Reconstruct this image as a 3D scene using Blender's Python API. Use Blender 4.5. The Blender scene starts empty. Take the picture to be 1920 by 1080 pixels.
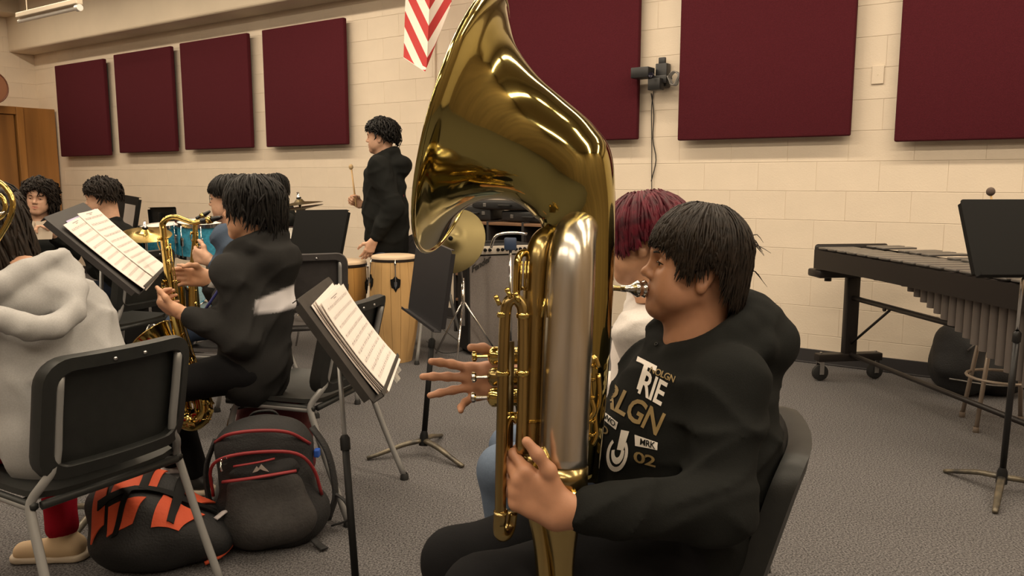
import bpy, bmesh, math, random
import numpy as np
from mathutils import Vector, Matrix
from mathutils.bvhtree import BVHTree

SC = bpy.context.scene
COL = SC.collection
PI = math.pi
def V(*a): return Vector(a)
random.seed(7)

# ---------------------------------------------------------------- camera
FOC, PITCH, CAMH = 1500.0, 0.1347, 1.30
cam_d = bpy.data.cameras.new('camera'); cam = bpy.data.objects.new('camera', cam_d); COL.objects.link(cam)
cam_d.sensor_width = 36.0; cam_d.lens = FOC / 1920 * 36.0; cam_d.clip_start = 0.05; cam_d.clip_end = 100
cam.location = (0, 0, CAMH); cam.rotation_euler = (PI / 2 - PITCH, 0, 0)
SC.camera = cam
c_f = V(0, math.cos(PITCH), -math.sin(PITCH)); c_u = V(0, math.sin(PITCH), math.cos(PITCH)); c_r = V(1, 0, 0)
C0 = V(0, 0, CAMH)
def ray(x, y): return c_f + c_r * ((x - 960) / FOC) + c_u * ((540 - y) / FOC)
def at(x, y, d): return C0 + ray(x, y) * d            # the place seen at a pixel, d metres along the view axis
def fl(x, y, z=0.0):                                   # the place seen at a pixel on a level z above the floor
    r = ray(x, y); return C0 + r * ((z - CAMH) / r.z)
WTH, WP = 0.972, 5.85
W_D = V(-math.sin(WTH), math.cos(WTH), 0)              # along the back wall, towards the far corner
W_N = V(math.cos(WTH), math.sin(WTH), 0)               # from the camera to the back wall
def wl(x, y, off=0.0):                                 # the place seen at a pixel on the back wall
    r = ray(x, y); return C0 + r * ((WP - off) / r.dot(W_N))
def wu(x, y):
    p = wl(x, y); return p.dot(W_D), p.z
def wp(u, z, off=0.0): return W_N * (WP - off) + W_D * u + V(0, 0, z)

# ---------------------------------------------------------------- exposure, world, lights
SC.view_settings.view_transform = 'Standard'; SC.view_settings.look = 'None'
SC.view_settings.gamma = 1.0; SC.view_settings.use_curve_mapping = False
SC.view_settings.exposure = 0.0
world = bpy.data.worlds.new('world'); SC.world = world; world.use_nodes = True
world.node_tree.nodes['Background'].inputs[0].default_value = (1.0, .86, .68, 1)
world.node_tree.nodes['Background'].inputs[1].default_value = 0.15
CEIL = 3.75
LIGHT_COL = (1.0, 0.83, 0.62)
FIXTURES = []      # centre (wall u, distance from wall), length, power
for (off, us, pw) in ((1.5, (-2.6, 0.1, 2.8, 5.5, 8.2, 10.7), 47), (3.6, (-2.2, 0.5, 3.2, 6.2, 9.0), 54), (5.9, (-2.0, 0.8, 3.6, 6.6, 9.4), 48), (8.0, (-1.4, 1.4, 4.0, 7.0), 40)):
    for u in us: FIXTURES.append((u, off, 2.3, pw * (.62 if u > 6.5 else .95)))  # far-left fixtures are added to brighten that corner, at lower power
WALL_ANG = math.atan2(W_D.y, W_D.x)
for i, (u, off, ln, pw) in enumerate(FIXTURES):
    ld = bpy.data.lights.new('strip_light', 'AREA'); ld.shape = 'RECTANGLE'; ld.size = ln; ld.size_y = 0.16
    ld.energy = pw; ld.color = LIGHT_COL
    lo = bpy.data.objects.new('strip_light', ld); COL.objects.link(lo)
    lo.location = wp(u, CEIL - 0.135, off); lo.rotation_euler = (0, 0, WALL_ANG)

# ---------------------------------------------------------------- materials
MATS = {}
def mat(name, col, rough=0.6, metal=0.0, spec=0.5, var=0.0, scale=20.0, bump=0.0, bscale=None, stretch=None, emit=None, col2=None, coat=0.0, sheen=0.0, trans=0.0, alpha=1.0, sss=0.0, rvar=0.0, attr=None):
    if name in MATS: return MATS[name]
    m = bpy.data.materials.new(name); m.use_nodes = True
    nt = m.node_tree; b = nt.nodes['Principled BSDF']
    def S(k, v):
        if k in b.inputs: b.inputs[k].default_value = v
    c = (*col, 1.0)
    S('Base Color', c); S('Roughness', rough); S('Metallic', metal); S('Specular IOR Level', spec)
    S('Coat Weight', coat); S('Sheen Weight', sheen); S('Transmission Weight', trans); S('Alpha', alpha)
    if sss: S('Subsurface Weight', sss); S('Subsurface Radius', (.010, .004, .002)); S('Subsurface Scale', 1.0)
    if emit: S('Emission Color', (*emit[0], 1)); S('Emission Strength', emit[1])
    tc = nt.nodes.new('ShaderNodeTexCoord'); src = tc.outputs['Object']
    if stretch:
        mp = nt.nodes.new('ShaderNodeMapping'); mp.inputs['Scale'].default_value = stretch
        nt.links.new(src, mp.inputs['Vector']); src = mp.outputs['Vector']
    if var or col2 or rvar:
        n = nt.nodes.new('ShaderNodeTexNoise'); n.inputs['Scale'].default_value = scale; n.inputs['Detail'].default_value = 5
        nt.links.new(src, n.inputs['Vector'])
        if var or col2:
            r = nt.nodes.new('ShaderNodeValToRGB')
            d2 = col2 if col2 else tuple(max(0, x * (1 - var)) for x in col)
            r.color_ramp.elements[0].position = .35; r.color_ramp.elements[1].position = .65
            r.color_ramp.elements[0].color = (*d2, 1); r.color_ramp.elements[1].color = (*(tuple(min(1, x * (1 + var)) for x in col) if not col2 else col), 1)
            nt.links.new(n.outputs['Fac'], r.inputs['Fac']); nt.links.new(r.outputs['Color'], b.inputs['Base Color'])
            colout = r.outputs['Color']
        if rvar:
            mr = nt.nodes.new('ShaderNodeMapRange'); mr.inputs['To Min'].default_value = max(0, rough - rvar); mr.inputs['To Max'].default_value = rough + rvar
            nt.links.new(n.outputs['Fac'], mr.inputs['Value']); nt.links.new(mr.outputs['Result'], b.inputs['Roughness'])
    if attr:      # vertex attribute (0..1) that blends towards a second own colour, such as lips on skin
        an = nt.nodes.new('ShaderNodeAttribute'); an.attribute_name = attr[0]
        mx = nt.nodes.new('ShaderNodeMix'); mx.data_type = 'RGBA'
        if b.inputs['Base Color'].is_linked:
            nt.links.new(colout, mx.inputs[6])
        else: mx.inputs[6].default_value = c
        mx.inputs[7].default_value = (*attr[1], 1)
        nt.links.new(an.outputs['Fac'], mx.inputs[0]); nt.links.new(mx.outputs[2], b.inputs['Base Color'])
    if bump:
        n2 = nt.nodes.new('ShaderNodeTexNoise'); n2.inputs['Scale'].default_value = bscale or scale; n2.inputs['Detail'].default_value = 4
        nt.links.new(src, n2.inputs['Vector'])
        bp = nt.nodes.new('ShaderNodeBump'); bp.inputs['Strength'].default_value = bump; bp.inputs['Distance'].default_value = 0.01
        nt.links.new(n2.outputs['Fac'], bp.inputs['Height']); nt.links.new(bp.outputs['Normal'], b.inputs['Normal'])
    MATS[name] = m
    return m

# ---------------------------------------------------------------- objects
def obj(name, me, m=None, parent=None, smooth=False, label=None, cat=None, group=None, kind=None, keep=False):
    """link a bmesh or mesh as one object; geometry is given in world space"""
    if isinstance(me, bmesh.types.BMesh):
        bmesh.ops.recalc_face_normals(me, faces=me.faces) if not keep else None
        d = bpy.data.meshes.new(name); me.to_mesh(d); me.free(); me = d
    o = bpy.data.objects.new(name, me); COL.objects.link(o)
    if m is not None:
        for mm in (m if isinstance(m, (list, tuple)) else [m]): me.materials.append(mm)
    if smooth:
        me.shade_smooth()
        if smooth == 'auto':
            me.set_sharp_from_angle(angle=math.radians(40))
    if parent is not None:
        o.parent = parent; o.matrix_parent_inverse = parent.matrix_world.inverted() if parent.matrix_world != Matrix.Identity(4) else Matrix.Identity(4)
    tag(o, label, cat, group, kind)
    return o
def tag(o, label=None, cat=None, group=None, kind=None):
    for k, v in (('label', label), ('category', cat), ('group', group), ('kind', kind)):
        if v: o[k] = v
    return o
def thing(name, label, cat, loc=(0, 0, 0), group=None):
    o = bpy.data.objects.new(name, None); COL.objects.link(o)
    o.location = loc; o.empty_display_size = .05
    o.matrix_world = Matrix.Translation(Vector(loc))
    return tag(o, label, cat, group)
def copy_tree(o, parent=None):
    c = o.copy(); COL.objects.link(c)
    if parent is not None: c.parent = parent
    for ch in list(o.children): copy_tree(ch, c)
    return c
def setmat(o, M):
    o.matrix_world = M
    return o

# ---------------------------------------------------------------- bmesh shapes
def B(): return bmesh.new()
def box(bm, c, size, R=None, bev=0.0, seg=2):
    """box of the given size about c, R = 3x3 rotation"""
    M = Matrix.Translation(Vector(c)) @ ((R.to_4x4()) if R is not None else Matrix.Identity(4)) @ Matrix.Diagonal((*size, 1))
    r = bmesh.ops.create_cube(bm, size=1.0, matrix=M)
    if bev:
        es = list({e for v in r['verts'] for e in v.link_edges})
        bmesh.ops.bevel(bm, geom=es, offset=bev, segments=seg, affect='EDGES', profile=.5)
def axes(x=None, y=None, z=None):
    """rotation whose columns are the given axes (two of three)"""
    if z is None: z = x.cross(y)
    if y is None: y = z.cross(x)
    if x is None: x = y.cross(z)
    x = x.normalized(); z = (z - x * z.dot(x)).normalized(); y = z.cross(x)
    return Matrix((x, y, z)).transposed()
def catmull(pts, n):
    pts = [np.array(p, float) for p in pts]
    P = [2 * pts[0] - pts[1]] + pts + [2 * pts[-1] - pts[-2]]
    out = []
    for i in range(1, len(P) - 2):
        for k in range(n):
            t = k / n
            a, b, c, d = P[i - 1], P[i], P[i + 1], P[i + 2]
            out.append(.5 * (2 * b + (c - a) * t + (2 * a - 5 * b + 4 * c - d) * t * t + (3 * b - a - 3 * c + d) * t ** 3))
    out.append(pts[-1]); return out
def tube(bm, pts, rad, seg=10, n=0, caps=True, flat=None, up=None, close=False):
    """round tube through pts; rad one radius or one for each point; n = smoothing steps; flat = (scale of second axis)"""
    if not hasattr(rad, '__len__'): rad = [rad] * len(pts)
    if n:
        q = catmull([(*p, r) for p, r in zip(pts, rad)], n)
        pts = [Vector(x[:3]) for x in q]; rad = [max(x[3], 1e-4) for x in q]
    else: pts = [Vector(p) for p in pts]
    N = len(pts); rings = []
    t0 = (pts[1] - pts[0]).normalized()
    ref = Vector(up) if up is not None else (V(0, 0, 1) if abs(t0.z) < .9 else V(1, 0, 0))
    a = (ref - t0 * ref.dot(t0)).normalized()
    for i in range(N):
        if close: t = pts[(i + 1) % N] - pts[i - 1]
        else: t = pts[min(i + 1, N - 1)] - pts[max(i - 1, 0)]
        if t.length < 1e-9: t = t0
        t = t.normalized()
        a = a - t * a.dot(t)
        a = a.normalized() if a.length > 1e-6 else t.orthogonal().normalized()
        b = t.cross(a)
        fa = flat if flat else 1.0
        rings.append([bm.verts.new(pts[i] + (a * math.cos(2 * PI * k / seg) * fa + b * math.sin(2 * PI * k / seg)) * rad[i]) for k in range(seg)])
    for i in range(N - (0 if close else 1)):
        A, C = rings[i], rings[(i + 1) % N]
        for k in range(seg):
            try: bm.faces.new((A[k], A[(k + 1) % seg], C[(k + 1) % seg], C[k]))
            except ValueError: pass
    if caps and not close:
        try:
            bm.faces.new(list(reversed(rings[0]))); bm.faces.new(rings[-1])
        except ValueError: pass
    return rings
def lathe(bm, c, axis, prof, seg=24, caps=False, flat=1.0, ref=None):
    """prof: list of (distance along axis, radius)"""
    c = Vector(c); z = Vector(axis).normalized()
    x = (Vector(ref) - z * Vector(ref).dot(z)).normalized() if ref is not None else z.orthogonal().normalized()
    y = z.cross(x)
    rings = []
    for h, r in prof:
        if r < 1e-5: rings.append([bm.verts.new(c + z * h)])
        else: rings.append([bm.verts.new(c + z * h + (x * math.cos(2 * PI * k / seg) + y * math.sin(2 * PI * k / seg) * flat) * r) for k in range(seg)])
    for A, C in zip(rings, rings[1:]):
        for k in range(seg):
            k2 = (k + 1) % seg
            f = [A[k % len(A)], A[k2 % len(A)], C[k2 % len(C)], C[k % len(C)]]
            g = []
            for v in f:
                if v not in g: g.append(v)
            if len(g) > 2:
                try: bm.faces.new(g)
                except ValueError: pass
    if caps:
        for r in (rings[0], rings[-1]):
            if len(r) > 2:
                try: bm.faces.new(r)
                except ValueError: pass
def ball(bm, c, r, seg=12, sc=(1, 1, 1), R=None):
    M = Matrix.Translation(Vector(c)) @ (R.to_4x4() if R is not None else Matrix.Identity(4)) @ Matrix.Diagonal((r * sc[0], r * sc[1], r * sc[2], 1))
    bmesh.ops.create_uvsphere(bm, u_segments=seg, v_segments=max(6, seg * 2 // 3), radius=1.0, matrix=M)
def rrect(w, h, r, seg=5):
    """outline of a rounded rectangle centred on 0"""
    out = []
    for cx, cy, a0 in ((w / 2 - r, h / 2 - r, 0), (-w / 2 + r, h / 2 - r, PI / 2), (-w / 2 + r, -h / 2 + r, PI), (w / 2 - r, -h / 2 + r, 1.5 * PI)):
        for k in range(seg + 1):
            a = a0 + PI / 2 * k / seg; out.append((cx + r * math.cos(a), cy + r * math.sin(a)))
    return out
def plate(bm, c, X, Y, outline, th, bend=None):
    """solid plate: outline in the X,Y axes about c, thickness th along X x Y; bend(u,v) -> offset along the normal"""
    c = Vector(c); X = Vector(X); Y = Vector(Y); Nn = X.cross(Y).normalized()
    f, g = [], []
    for u, v in outline:
        o = bend(u, v) if bend else 0.0
        p = c + X * u + Y * v + Nn * o
        f.append(bm.verts.new(p + Nn * th / 2)); g.append(bm.verts.new(p - Nn * th / 2))
    bm.faces.new(f); bm.faces.new(list(reversed(g)))
    n = len(f)
    for i in range(n): bm.faces.new((f[i], g[i], g[(i + 1) % n], f[(i + 1) % n]))
def shell(bm, grid, th):
    """grid[i][j] of points -> a closed slab of thickness th"""
    n, m = len(grid), len(grid[0])
    G = [[Vector(p) for p in r] for r in grid]
    A, Bv = [], []
    for i in range(n):
        ra, rb = [], []
        for j in range(m):
            du = G[min(i + 1, n - 1)][j] - G[max(i - 1, 0)][j]; dv = G[i][min(j + 1, m - 1)] - G[i][max(j - 1, 0)]
            nn = du.cross(dv); nn = nn.normalized() if nn.length > 1e-9 else V(0, 0, 1)
            ra.append(bm.verts.new(G[i][j] + nn * th / 2)); rb.append(bm.verts.new(G[i][j] - nn * th / 2))
        A.append(ra); Bv.append(rb)
    for i in range(n - 1):
        for j in range(m - 1):
            bm.faces.new((A[i][j], A[i + 1][j], A[i + 1][j + 1], A[i][j + 1]))
            bm.faces.new((Bv[i][j], Bv[i][j + 1], Bv[i + 1][j + 1], Bv[i + 1][j]))
    for i in range(n - 1):
        for j in (0, m - 1):
            bm.faces.new((A[i][j], A[i + 1][j], Bv[i + 1][j], Bv[i][j]))
    for j in range(m - 1):
        for i in (0, n - 1):
            bm.faces.new((A[i][j], A[i][j + 1], Bv[i][j + 1], Bv[i][j]))
def one(name, f, m, parent=None, smooth=False, **k):
    bm = B(); f(bm); return obj(name, bm, m, parent, smooth, **k)

# ---------------------------------------------------------------- soft bodies: distance fields meshed by surface nets
class Field:
    """smooth union of tapered limbs and ellipsoids, meshed on a grid"""
    def __init__(s): s.p = []
    def limb(s, a, b, ra, rb=None, k=.02, q=1.0, side=None, sub=False):
        s.p.append(('l', np.array(a, float), np.array(b, float), ra, ra if rb is None else rb, k, q, None if side is None else np.array(side, float), sub)); return s
    def chain(s, pts, rs, k=.02, q=1.0, side=None):
        for i in range(len(pts) - 1): s.limb(pts[i], pts[i + 1], rs[i], rs[i + 1], k, q, side)
        return s
    def ell(s, c, r, R=None, k=.02, sub=False):
        s.p.append(('e', np.array(c, float), np.array(r, float), np.identity(3) if R is None else np.array(R, float), 0, k, 0, None, sub)); return s
    def cut(s, c, n, k=.004):
        """cut everything beyond a plane through c along n"""
        s.p.append(('c', np.array(c, float), np.array(n, float) / np.linalg.norm(n), 0, 0, k, 0, None, True)); return s
    def bounds(s, pad):
        lo = np.full(3, 1e9); hi = -lo
        for p in s.p:
            if p[8]: continue
            if p[0] == 'l':
                r = max(p[3], p[4]) * max(1, p[6])
                lo = np.minimum(lo, np.minimum(p[1], p[2]) - r); hi = np.maximum(hi, np.maximum(p[1], p[2]) + r)
            else:
                ext = np.sqrt(((p[3] * p[2][None, :]) ** 2).sum(1)); lo = np.minimum(lo, p[1] - ext); hi = np.maximum(hi, p[1] + ext)
        return lo - pad, hi + pad
    def mesh(s, res, noise=None, name='soft', clip=None):
        lo, hi = s.bounds(3 * res + .006)
        if clip: lo = np.maximum(lo, np.array(clip[0], float)); hi = np.minimum(hi, np.array(clip[1], float))
        n = np.ceil((hi - lo) / res).astype(int) + 1
        ax = [lo[i] + res * np.arange(n[i]) for i in range(3)]
        F = np.full(tuple(n), .2, np.float32)
        for p in s.p:
            kind, k, sub = p[0], p[5], p[8]
            if kind == 'c': l, h = lo, hi
            elif kind == 'l':
                r = max(p[3], p[4]) * max(1, p[6]); l = np.minimum(p[1], p[2]) - r - 2.2 * k - .03; h = np.maximum(p[1], p[2]) + r + 2.2 * k + .03
            else:
                ext = np.sqrt(((p[3] * p[2][None, :]) ** 2).sum(1)); l = p[1] - ext - 2.2 * k - .03; h = p[1] + ext + 2.2 * k + .03
            i0 = np.clip(((l - lo) / res).astype(int), 0, n); i1 = np.clip(((h - lo) / res).astype(int) + 2, 0, n)
            if (i1 <= i0).any(): continue
            sl = tuple(slice(i0[i], i1[i]) for i in range(3))
            X = ax[0][sl[0]][:, None, None].astype(np.float32); Y = ax[1][sl[1]][None, :, None].astype(np.float32); Z = ax[2][sl[2]][None, None, :].astype(np.float32)
            if kind == 'c':
                d = (X - p[1][0]) * p[2][0] + (Y - p[1][1]) * p[2][1] + (Z - p[1][2]) * p[2][2]
                d = -d
            elif kind == 'l':
                a, b, ra, rb, q, sd = p[1], p[2], p[3], p[4], p[6], p[7]
                ab = b - a; L2 = max(float(ab @ ab), 1e-9)
                dx, dy, dz = X - a[0], Y - a[1], Z - a[2]
                t = np.clip((dx * ab[0] + dy * ab[1] + dz * ab[2]) / L2, 0, 1)
                ox, oy, oz = dx - t * ab[0], dy - t * ab[1], dz - t * ab[2]
                if q != 1.0 and sd is not None:
                    w = sd / np.linalg.norm(sd); c = ox * w[0] + oy * w[1] + oz * w[2]; f = 1 / q - 1
                    ox, oy, oz = ox + c * f * w[0], oy + c * f * w[1], oz + c * f * w[2]
                d = np.sqrt(ox * ox + oy * oy + oz * oz) - (ra + (rb - ra) * t)
            else:
                R = p[3]; dx, dy, dz = X - p[1][0], Y - p[1][1], Z - p[1][2]
                k0 = 0; k1 = 0
                for j in range(3):
                    c = (dx * R[0, j] + dy * R[1, j] + dz * R[2, j]) / p[2][j]
                    k0 = k0 + c * c; k1 = k1 + (c / p[2][j]) ** 2
                k0 = np.sqrt(k0); d = k0 * (k0 - 1) / np.maximum(np.sqrt(k1), 1e-6)
            G = F[sl]
            if sub:
                h_ = np.maximum(k - np.abs(G + d), 0) / k
                F[sl] = np.maximum(G, -d) + h_ * h_ * k * .25
            else:
                h_ = np.maximum(k - np.abs(G - d), 0) / k
                F[sl] = np.minimum(G, d) - h_ * h_ * k * .25
        if noise is not None:
            X, Y, Z = np.meshgrid(*ax, indexing='ij', sparse=True)
            F = F + noise(X, Y, Z).astype(np.float32)
        F[0], F[-1] = .1, .1; F[:, 0], F[:, -1] = .1, .1; F[:, :, 0], F[:, :, -1] = .1, .1
        verts, quads = nets(F, lo, res)
        me = bpy.data.meshes.new(name)
        me.vertices.add(len(verts)); me.vertices.foreach_set('co', verts.astype(np.float32).ravel())
        me.loops.add(quads.size); me.loops.foreach_set('vertex_index', quads.astype(np.int32).ravel())
        me.polygons.add(len(quads)); me.polygons.foreach_set('loop_start', np.arange(0, quads.size, 4, dtype=np.int32))
        me.update(calc_edges=True); me.validate(); me.shade_smooth()
        return me
def nets(F, lo, res):
    S = F < 0; n = F.shape
    cs = np.zeros((n[0] - 1, n[1] - 1, n[2] - 1), np.int8)
    for i in (0, 1):
        for j in (0, 1):
            for k in (0, 1): cs += S[i:n[0] - 1 + i, j:n[1] - 1 + j, k:n[2] - 1 + k]
    act = (cs > 0) & (cs < 8); idx = np.full(act.shape, -1, np.int64); cells = np.argwhere(act); idx[act] = np.arange(len(cells))
    acc = np.zeros((len(cells), 3)); cnt = np.zeros(len(cells)); I = cells
    for axis in range(3):
        o1, o2 = [a for a in range(3) if a != axis]
        for d1 in (0, 1):
            for d2 in (0, 1):
                p = I.copy(); p[:, o1] += d1; p[:, o2] += d2
                q = p.copy(); q[:, axis] += 1
                a = F[p[:, 0], p[:, 1], p[:, 2]]; b = F[q[:, 0], q[:, 1], q[:, 2]]
                m = (a < 0) != (b < 0)
                t = np.where(m, a / np.where(m, a - b, 1), 0)
                pt = p.astype(float); pt[:, axis] += t
                acc[m] += pt[m]; cnt[m] += 1
    verts = lo + res * acc / np.maximum(cnt, 1)[:, None]
    quads = []
    for axis in range(3):
        o1, o2 = (axis + 1) % 3, (axis + 2) % 3
        sl = [slice(None)] * 3; sh = [slice(None)] * 3
        sl[axis] = slice(0, -1); sh[axis] = slice(1, None)
        A, Bq = S[tuple(sl)], S[tuple(sh)]
        e = np.argwhere(A != Bq)
        e = e[(e[:, o1] > 0) & (e[:, o2] > 0) & (e[:, o1] < n[o1] - 1) & (e[:, o2] < n[o2] - 1)]
        ins = A[e[:, 0], e[:, 1], e[:, 2]]
        def cell(d1, d2):
            c = e.copy(); c[:, o1] -= d1; c[:, o2] -= d2
            return idx[c[:, 0], c[:, 1], c[:, 2]]
        q = np.stack([cell(1, 1), cell(0, 1), cell(0, 0), cell(1, 0)], 1)
        q[~ins] = q[~ins][:, ::-1]
        quads.append(q[(q >= 0).all(1)])
    return verts, np.concatenate(quads)
def waves(seed, amp, freq, n=7, dirs=None):
    """smooth wrinkle field: a few sine waves"""
    r = np.random.RandomState(seed); W = []
    for i in range(n):
        d = r.normal(size=3) if dirs is None else np.array(dirs[i % len(dirs)]) + .45 * r.normal(size=3)
        d = d / np.linalg.norm(d) * freq * r.uniform(.6, 1.5); W.append((d, r.uniform(0, 6.28), amp * r.uniform(.5, 1) / n ** .5))
    def f(X, Y, Z):
        s = 0
        for d, ph, a in W: s = s + a * np.sin(d[0] * X + d[1] * Y + d[2] * Z + ph)
        return s
    return f
def folds(seed, amp, freq=30, ridge=.006, rfreq=52):
    """soft billows with sharper creases, for cloth"""
    w = waves(seed, amp, freq); r = np.random.RandomState(seed + 99); Q = []
    for i in range(5):
        d = r.normal(size=3); d[2] += .9 * np.sign(d[2]); d = d / np.linalg.norm(d) * rfreq * r.uniform(.6, 1.3)
        e = r.normal(size=3); e = e / np.linalg.norm(e) * rfreq * .35; g = r.normal(size=3); g = g / np.linalg.norm(g) * rfreq * .28
        Q.append((d, e, g, r.uniform(0, 6.28), r.uniform(0, 6.28), ridge * r.uniform(.6, 1.2)))
    def f(X, Y, Z):
        s = w(X, Y, Z)
        for d, e, g, p1, p2, a in Q:
            ph = d[0] * X + d[1] * Y + d[2] * Z + p1 + 1.6 * np.sin(e[0] * X + e[1] * Y + e[2] * Z + p2)
            m = np.clip(np.sin(g[0] * X + g[1] * Y + g[2] * Z + p2) * 1.2 - .1, 0, 1)
            s = s - a * m * ((1 - np.abs(np.sin(ph * .5))) ** 2.2 - .25)
        return s
    return f
def join(meshes, name='joined'):
    bm = B()
    for m in meshes: bm.from_mesh(m)
    d = bpy.data.meshes.new(name); bm.to_mesh(d); bm.free(); d.shade_smooth()
    for m in meshes: bpy.data.meshes.remove(m)
    return d
def floatattr(me, name, f):
    a = me.attributes.new(name, 'FLOAT', 'POINT'); co = np.empty(len(me.vertices) * 3, np.float32); me.vertices.foreach_get('co', co)
    a.data.foreach_set('value', f(co.reshape(-1, 3)).astype(np.float32))
# ================================================================ the room
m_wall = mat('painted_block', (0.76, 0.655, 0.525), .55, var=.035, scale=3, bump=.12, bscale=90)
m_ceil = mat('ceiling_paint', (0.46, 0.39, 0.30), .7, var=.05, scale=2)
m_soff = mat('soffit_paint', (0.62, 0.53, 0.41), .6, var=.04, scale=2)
m_carpet = mat('carpet', (0.215, 0.206, 0.208), .95, spec=.1, col2=(0.045, 0.043, 0.044), scale=150, bump=.6, bscale=260)
m_base = mat('rubber_base', (0.030, 0.028, 0.030), .5)
m_maroon = mat('maroon_fabric', (0.080, 0.0120, 0.0185), .95, spec=.15, var=.12, scale=220, bump=.4, bscale=420)
m_oak = mat('oak', (0.30, 0.135, 0.035), .42, var=.22, scale=5, stretch=(1.5, 1.5, .12), bump=.03)
m_oak2 = mat('oak_trim', (0.36, 0.165, 0.042), .42, var=.2, scale=5, stretch=(1.5, 1.5, .12))
m_white = mat('white_enamel', (.8, .78, .74), .35)
m_unseen_wall = mat('unseen_wall_brown', (.24, .18, .125), .5, var=.2, scale=4, stretch=(1, 1, .1))  # unseen walls: brown tone made up so the brass mirrors something dark
U0, U1 = -3.4, 12.22          # back wall, along the wall
DEEP = 10.5
def room_quad(name, pts, m, **k):
    bm = B(); bm.faces.new([bm.verts.new(p) for p in pts]); return obj(name, bm, m, kind='structure', keep=True, **k)
# floor: a slab with carpet
bm = B(); box(bm, wp((U0 + U1) / 2, -0.05, DEEP / 2), (U1 - U0 + .4, DEEP + .4, .1), Matrix.Rotation(WALL_ANG, 3, 'Z')); obj('floor', bm, m_carpet, kind='structure')
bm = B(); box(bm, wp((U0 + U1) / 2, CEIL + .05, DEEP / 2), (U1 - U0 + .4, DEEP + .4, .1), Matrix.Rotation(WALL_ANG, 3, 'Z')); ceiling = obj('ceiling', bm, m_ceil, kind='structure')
R_w = Matrix.Rotation(WALL_ANG, 3, 'Z')
bm = B(); box(bm, wp((U0 + U1) / 2, CEIL / 2, -.08), (U1 - U0, .15, CEIL), R_w); wall_back = obj('wall_back', bm, m_wall, kind='structure')
bm = B(); box(bm, wp(U1 + .08, CEIL / 2, DEEP / 2), (.15, DEEP + .3, CEIL), R_w); wall_left = obj('wall_left', bm, m_wall, kind='structure')
bm = B(); box(bm, wp(U0 - .08, CEIL / 2, DEEP / 2), (.15, DEEP + .3, CEIL), R_w); obj('wall_right', bm, m_unseen_wall, kind='structure')
bm = B(); box(bm, wp((U0 + U1) / 2, CEIL / 2, DEEP + .08), (U1 - U0, .15, CEIL), R_w); obj('wall_front', bm, m_unseen_wall, kind='structure')
# concrete blocks laid over the wall: one shared mesh
BW, BH = .4064, .2032
def block_mesh(w, h):
    bm = B(); e = .0030; t = .0016; g = .0009
    o = [bm.verts.new((x * (w / 2 - .0002), 0, y * (h / 2 - g * .6))) for x, y in ((-1, -1), (1, -1), (1, 1), (-1, 1))]
    i = [bm.verts.new((x * (w / 2 - .0014), t, y * (h / 2 - e))) for x, y in ((-1, -1), (1, -1), (1, 1), (-1, 1))]
    bm.faces.new(i)
    for k in range(4): bm.faces.new((o[k], o[(k + 1) % 4], i[(k + 1) % 4], i[k]))
    bmesh.ops.recalc_face_normals(bm, faces=bm.faces)
    d = bpy.data.meshes.new('block'); bm.to_mesh(d); bm.free(); d.materials.append(m_wall); return d
blk = block_mesh(BW, BH)
def pix(p):
    d = p - C0; z = d.dot(c_f)
    return (960 + FOC * d.dot(c_r) / z, 540 - FOC * d.dot(c_u) / z, z) if z > .05 else (-9e9, 0, z)
PANELS = []
for cx in ([(121, 128), (209, 113), (129, 292), (215, 289)], [(231, 107), (336, 89), (238, 286), (341, 282)], [(354, 85), (481, 65), (360, 280), (483, 276)], [(506, 61), (663, 34), (511, 276), (664, 271)]):
    q = [wu(*c) for c in cx]; PANELS.append((sum(a[0] for a in q) / 4, sum(a[1] for a in q) / 4))
PW = 1.22
a = wu(1205, 262); PANELS.append((a[0] + PW / 2, a[1] + PW / 2))
a = wu(1282, 259); b_ = wu(1597, 262); PANELS.append(((a[0] + b_[0]) / 2, (a[1] + b_[1]) / 2 + PW / 2))
a = wu(1681, 267); PANELS.append((a[0] - PW / 2, a[1] + PW / 2))
def blocks(parent, origin, D, N, n0, n1, face_yaw, hide):
    cand, rest = [], []
    for r in range(int(CEIL / BH)):
        for c in range(n0, n1):
            u = (c + (.5 if r % 2 else 0.0)) * BW; z = (r + .5) * BH
            p = origin + D * u + V(0, 0, z)
            if hide and any(abs(u - pu) < PW / 2 - BW / 2 and abs(z - pz) < PW / 2 - BH / 2 for pu, pz in PANELS): continue
            px, py, d = pix(p)
            a_, b2, _ = pix(p - D * BW / 2), 0, 0; c_ = pix(p + D * BW / 2)
            ins = -30 < px < 1950 and -20 < py < 1090 and abs(a_[0] - c_[0]) > 10
            cand.append((ins, -d, u, z, p))
    cand.sort(key=lambda t: (not t[0], t[1] * -1))
    keep = [t for t in cand if t[0]][:290]; kid = set(id(t) for t in keep)
    for t in keep:
        o = bpy.data.objects.new('block', blk); COL.objects.link(o); o.parent = parent
        o.matrix_world = Matrix.Translation(t[4]) @ Matrix.Rotation(face_yaw, 4, 'Z')
    bm = B()
    for t in cand:
        if id(t) in kid: continue
        n0_ = len(bm.verts); bm.from_mesh(blk); bm.verts.ensure_lookup_table()
        M = Matrix.Translation(t[4]) @ Matrix.Rotation(face_yaw, 4, 'Z')
        for v in bm.verts[n0_:]: v.co = M @ v.co
    obj('block', bm, m_wall, parent, keep=True, kind='stuff')
yaw_b = math.atan2(-(-W_N).x, (-W_N).y)      # local +y looks into the room
blocks(wall_back, wp(0, 0, .004), W_D, -W_N, int(U0 / BW), int(U1 / BW) + 1, yaw_b, True)
yaw_l = math.atan2(W_D.x, -W_D.y)
blocks(wall_left, wp(U1 - .004, 0, 0), -W_N, -W_D, 0, int(DEEP / BW), yaw_l, False)
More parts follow.
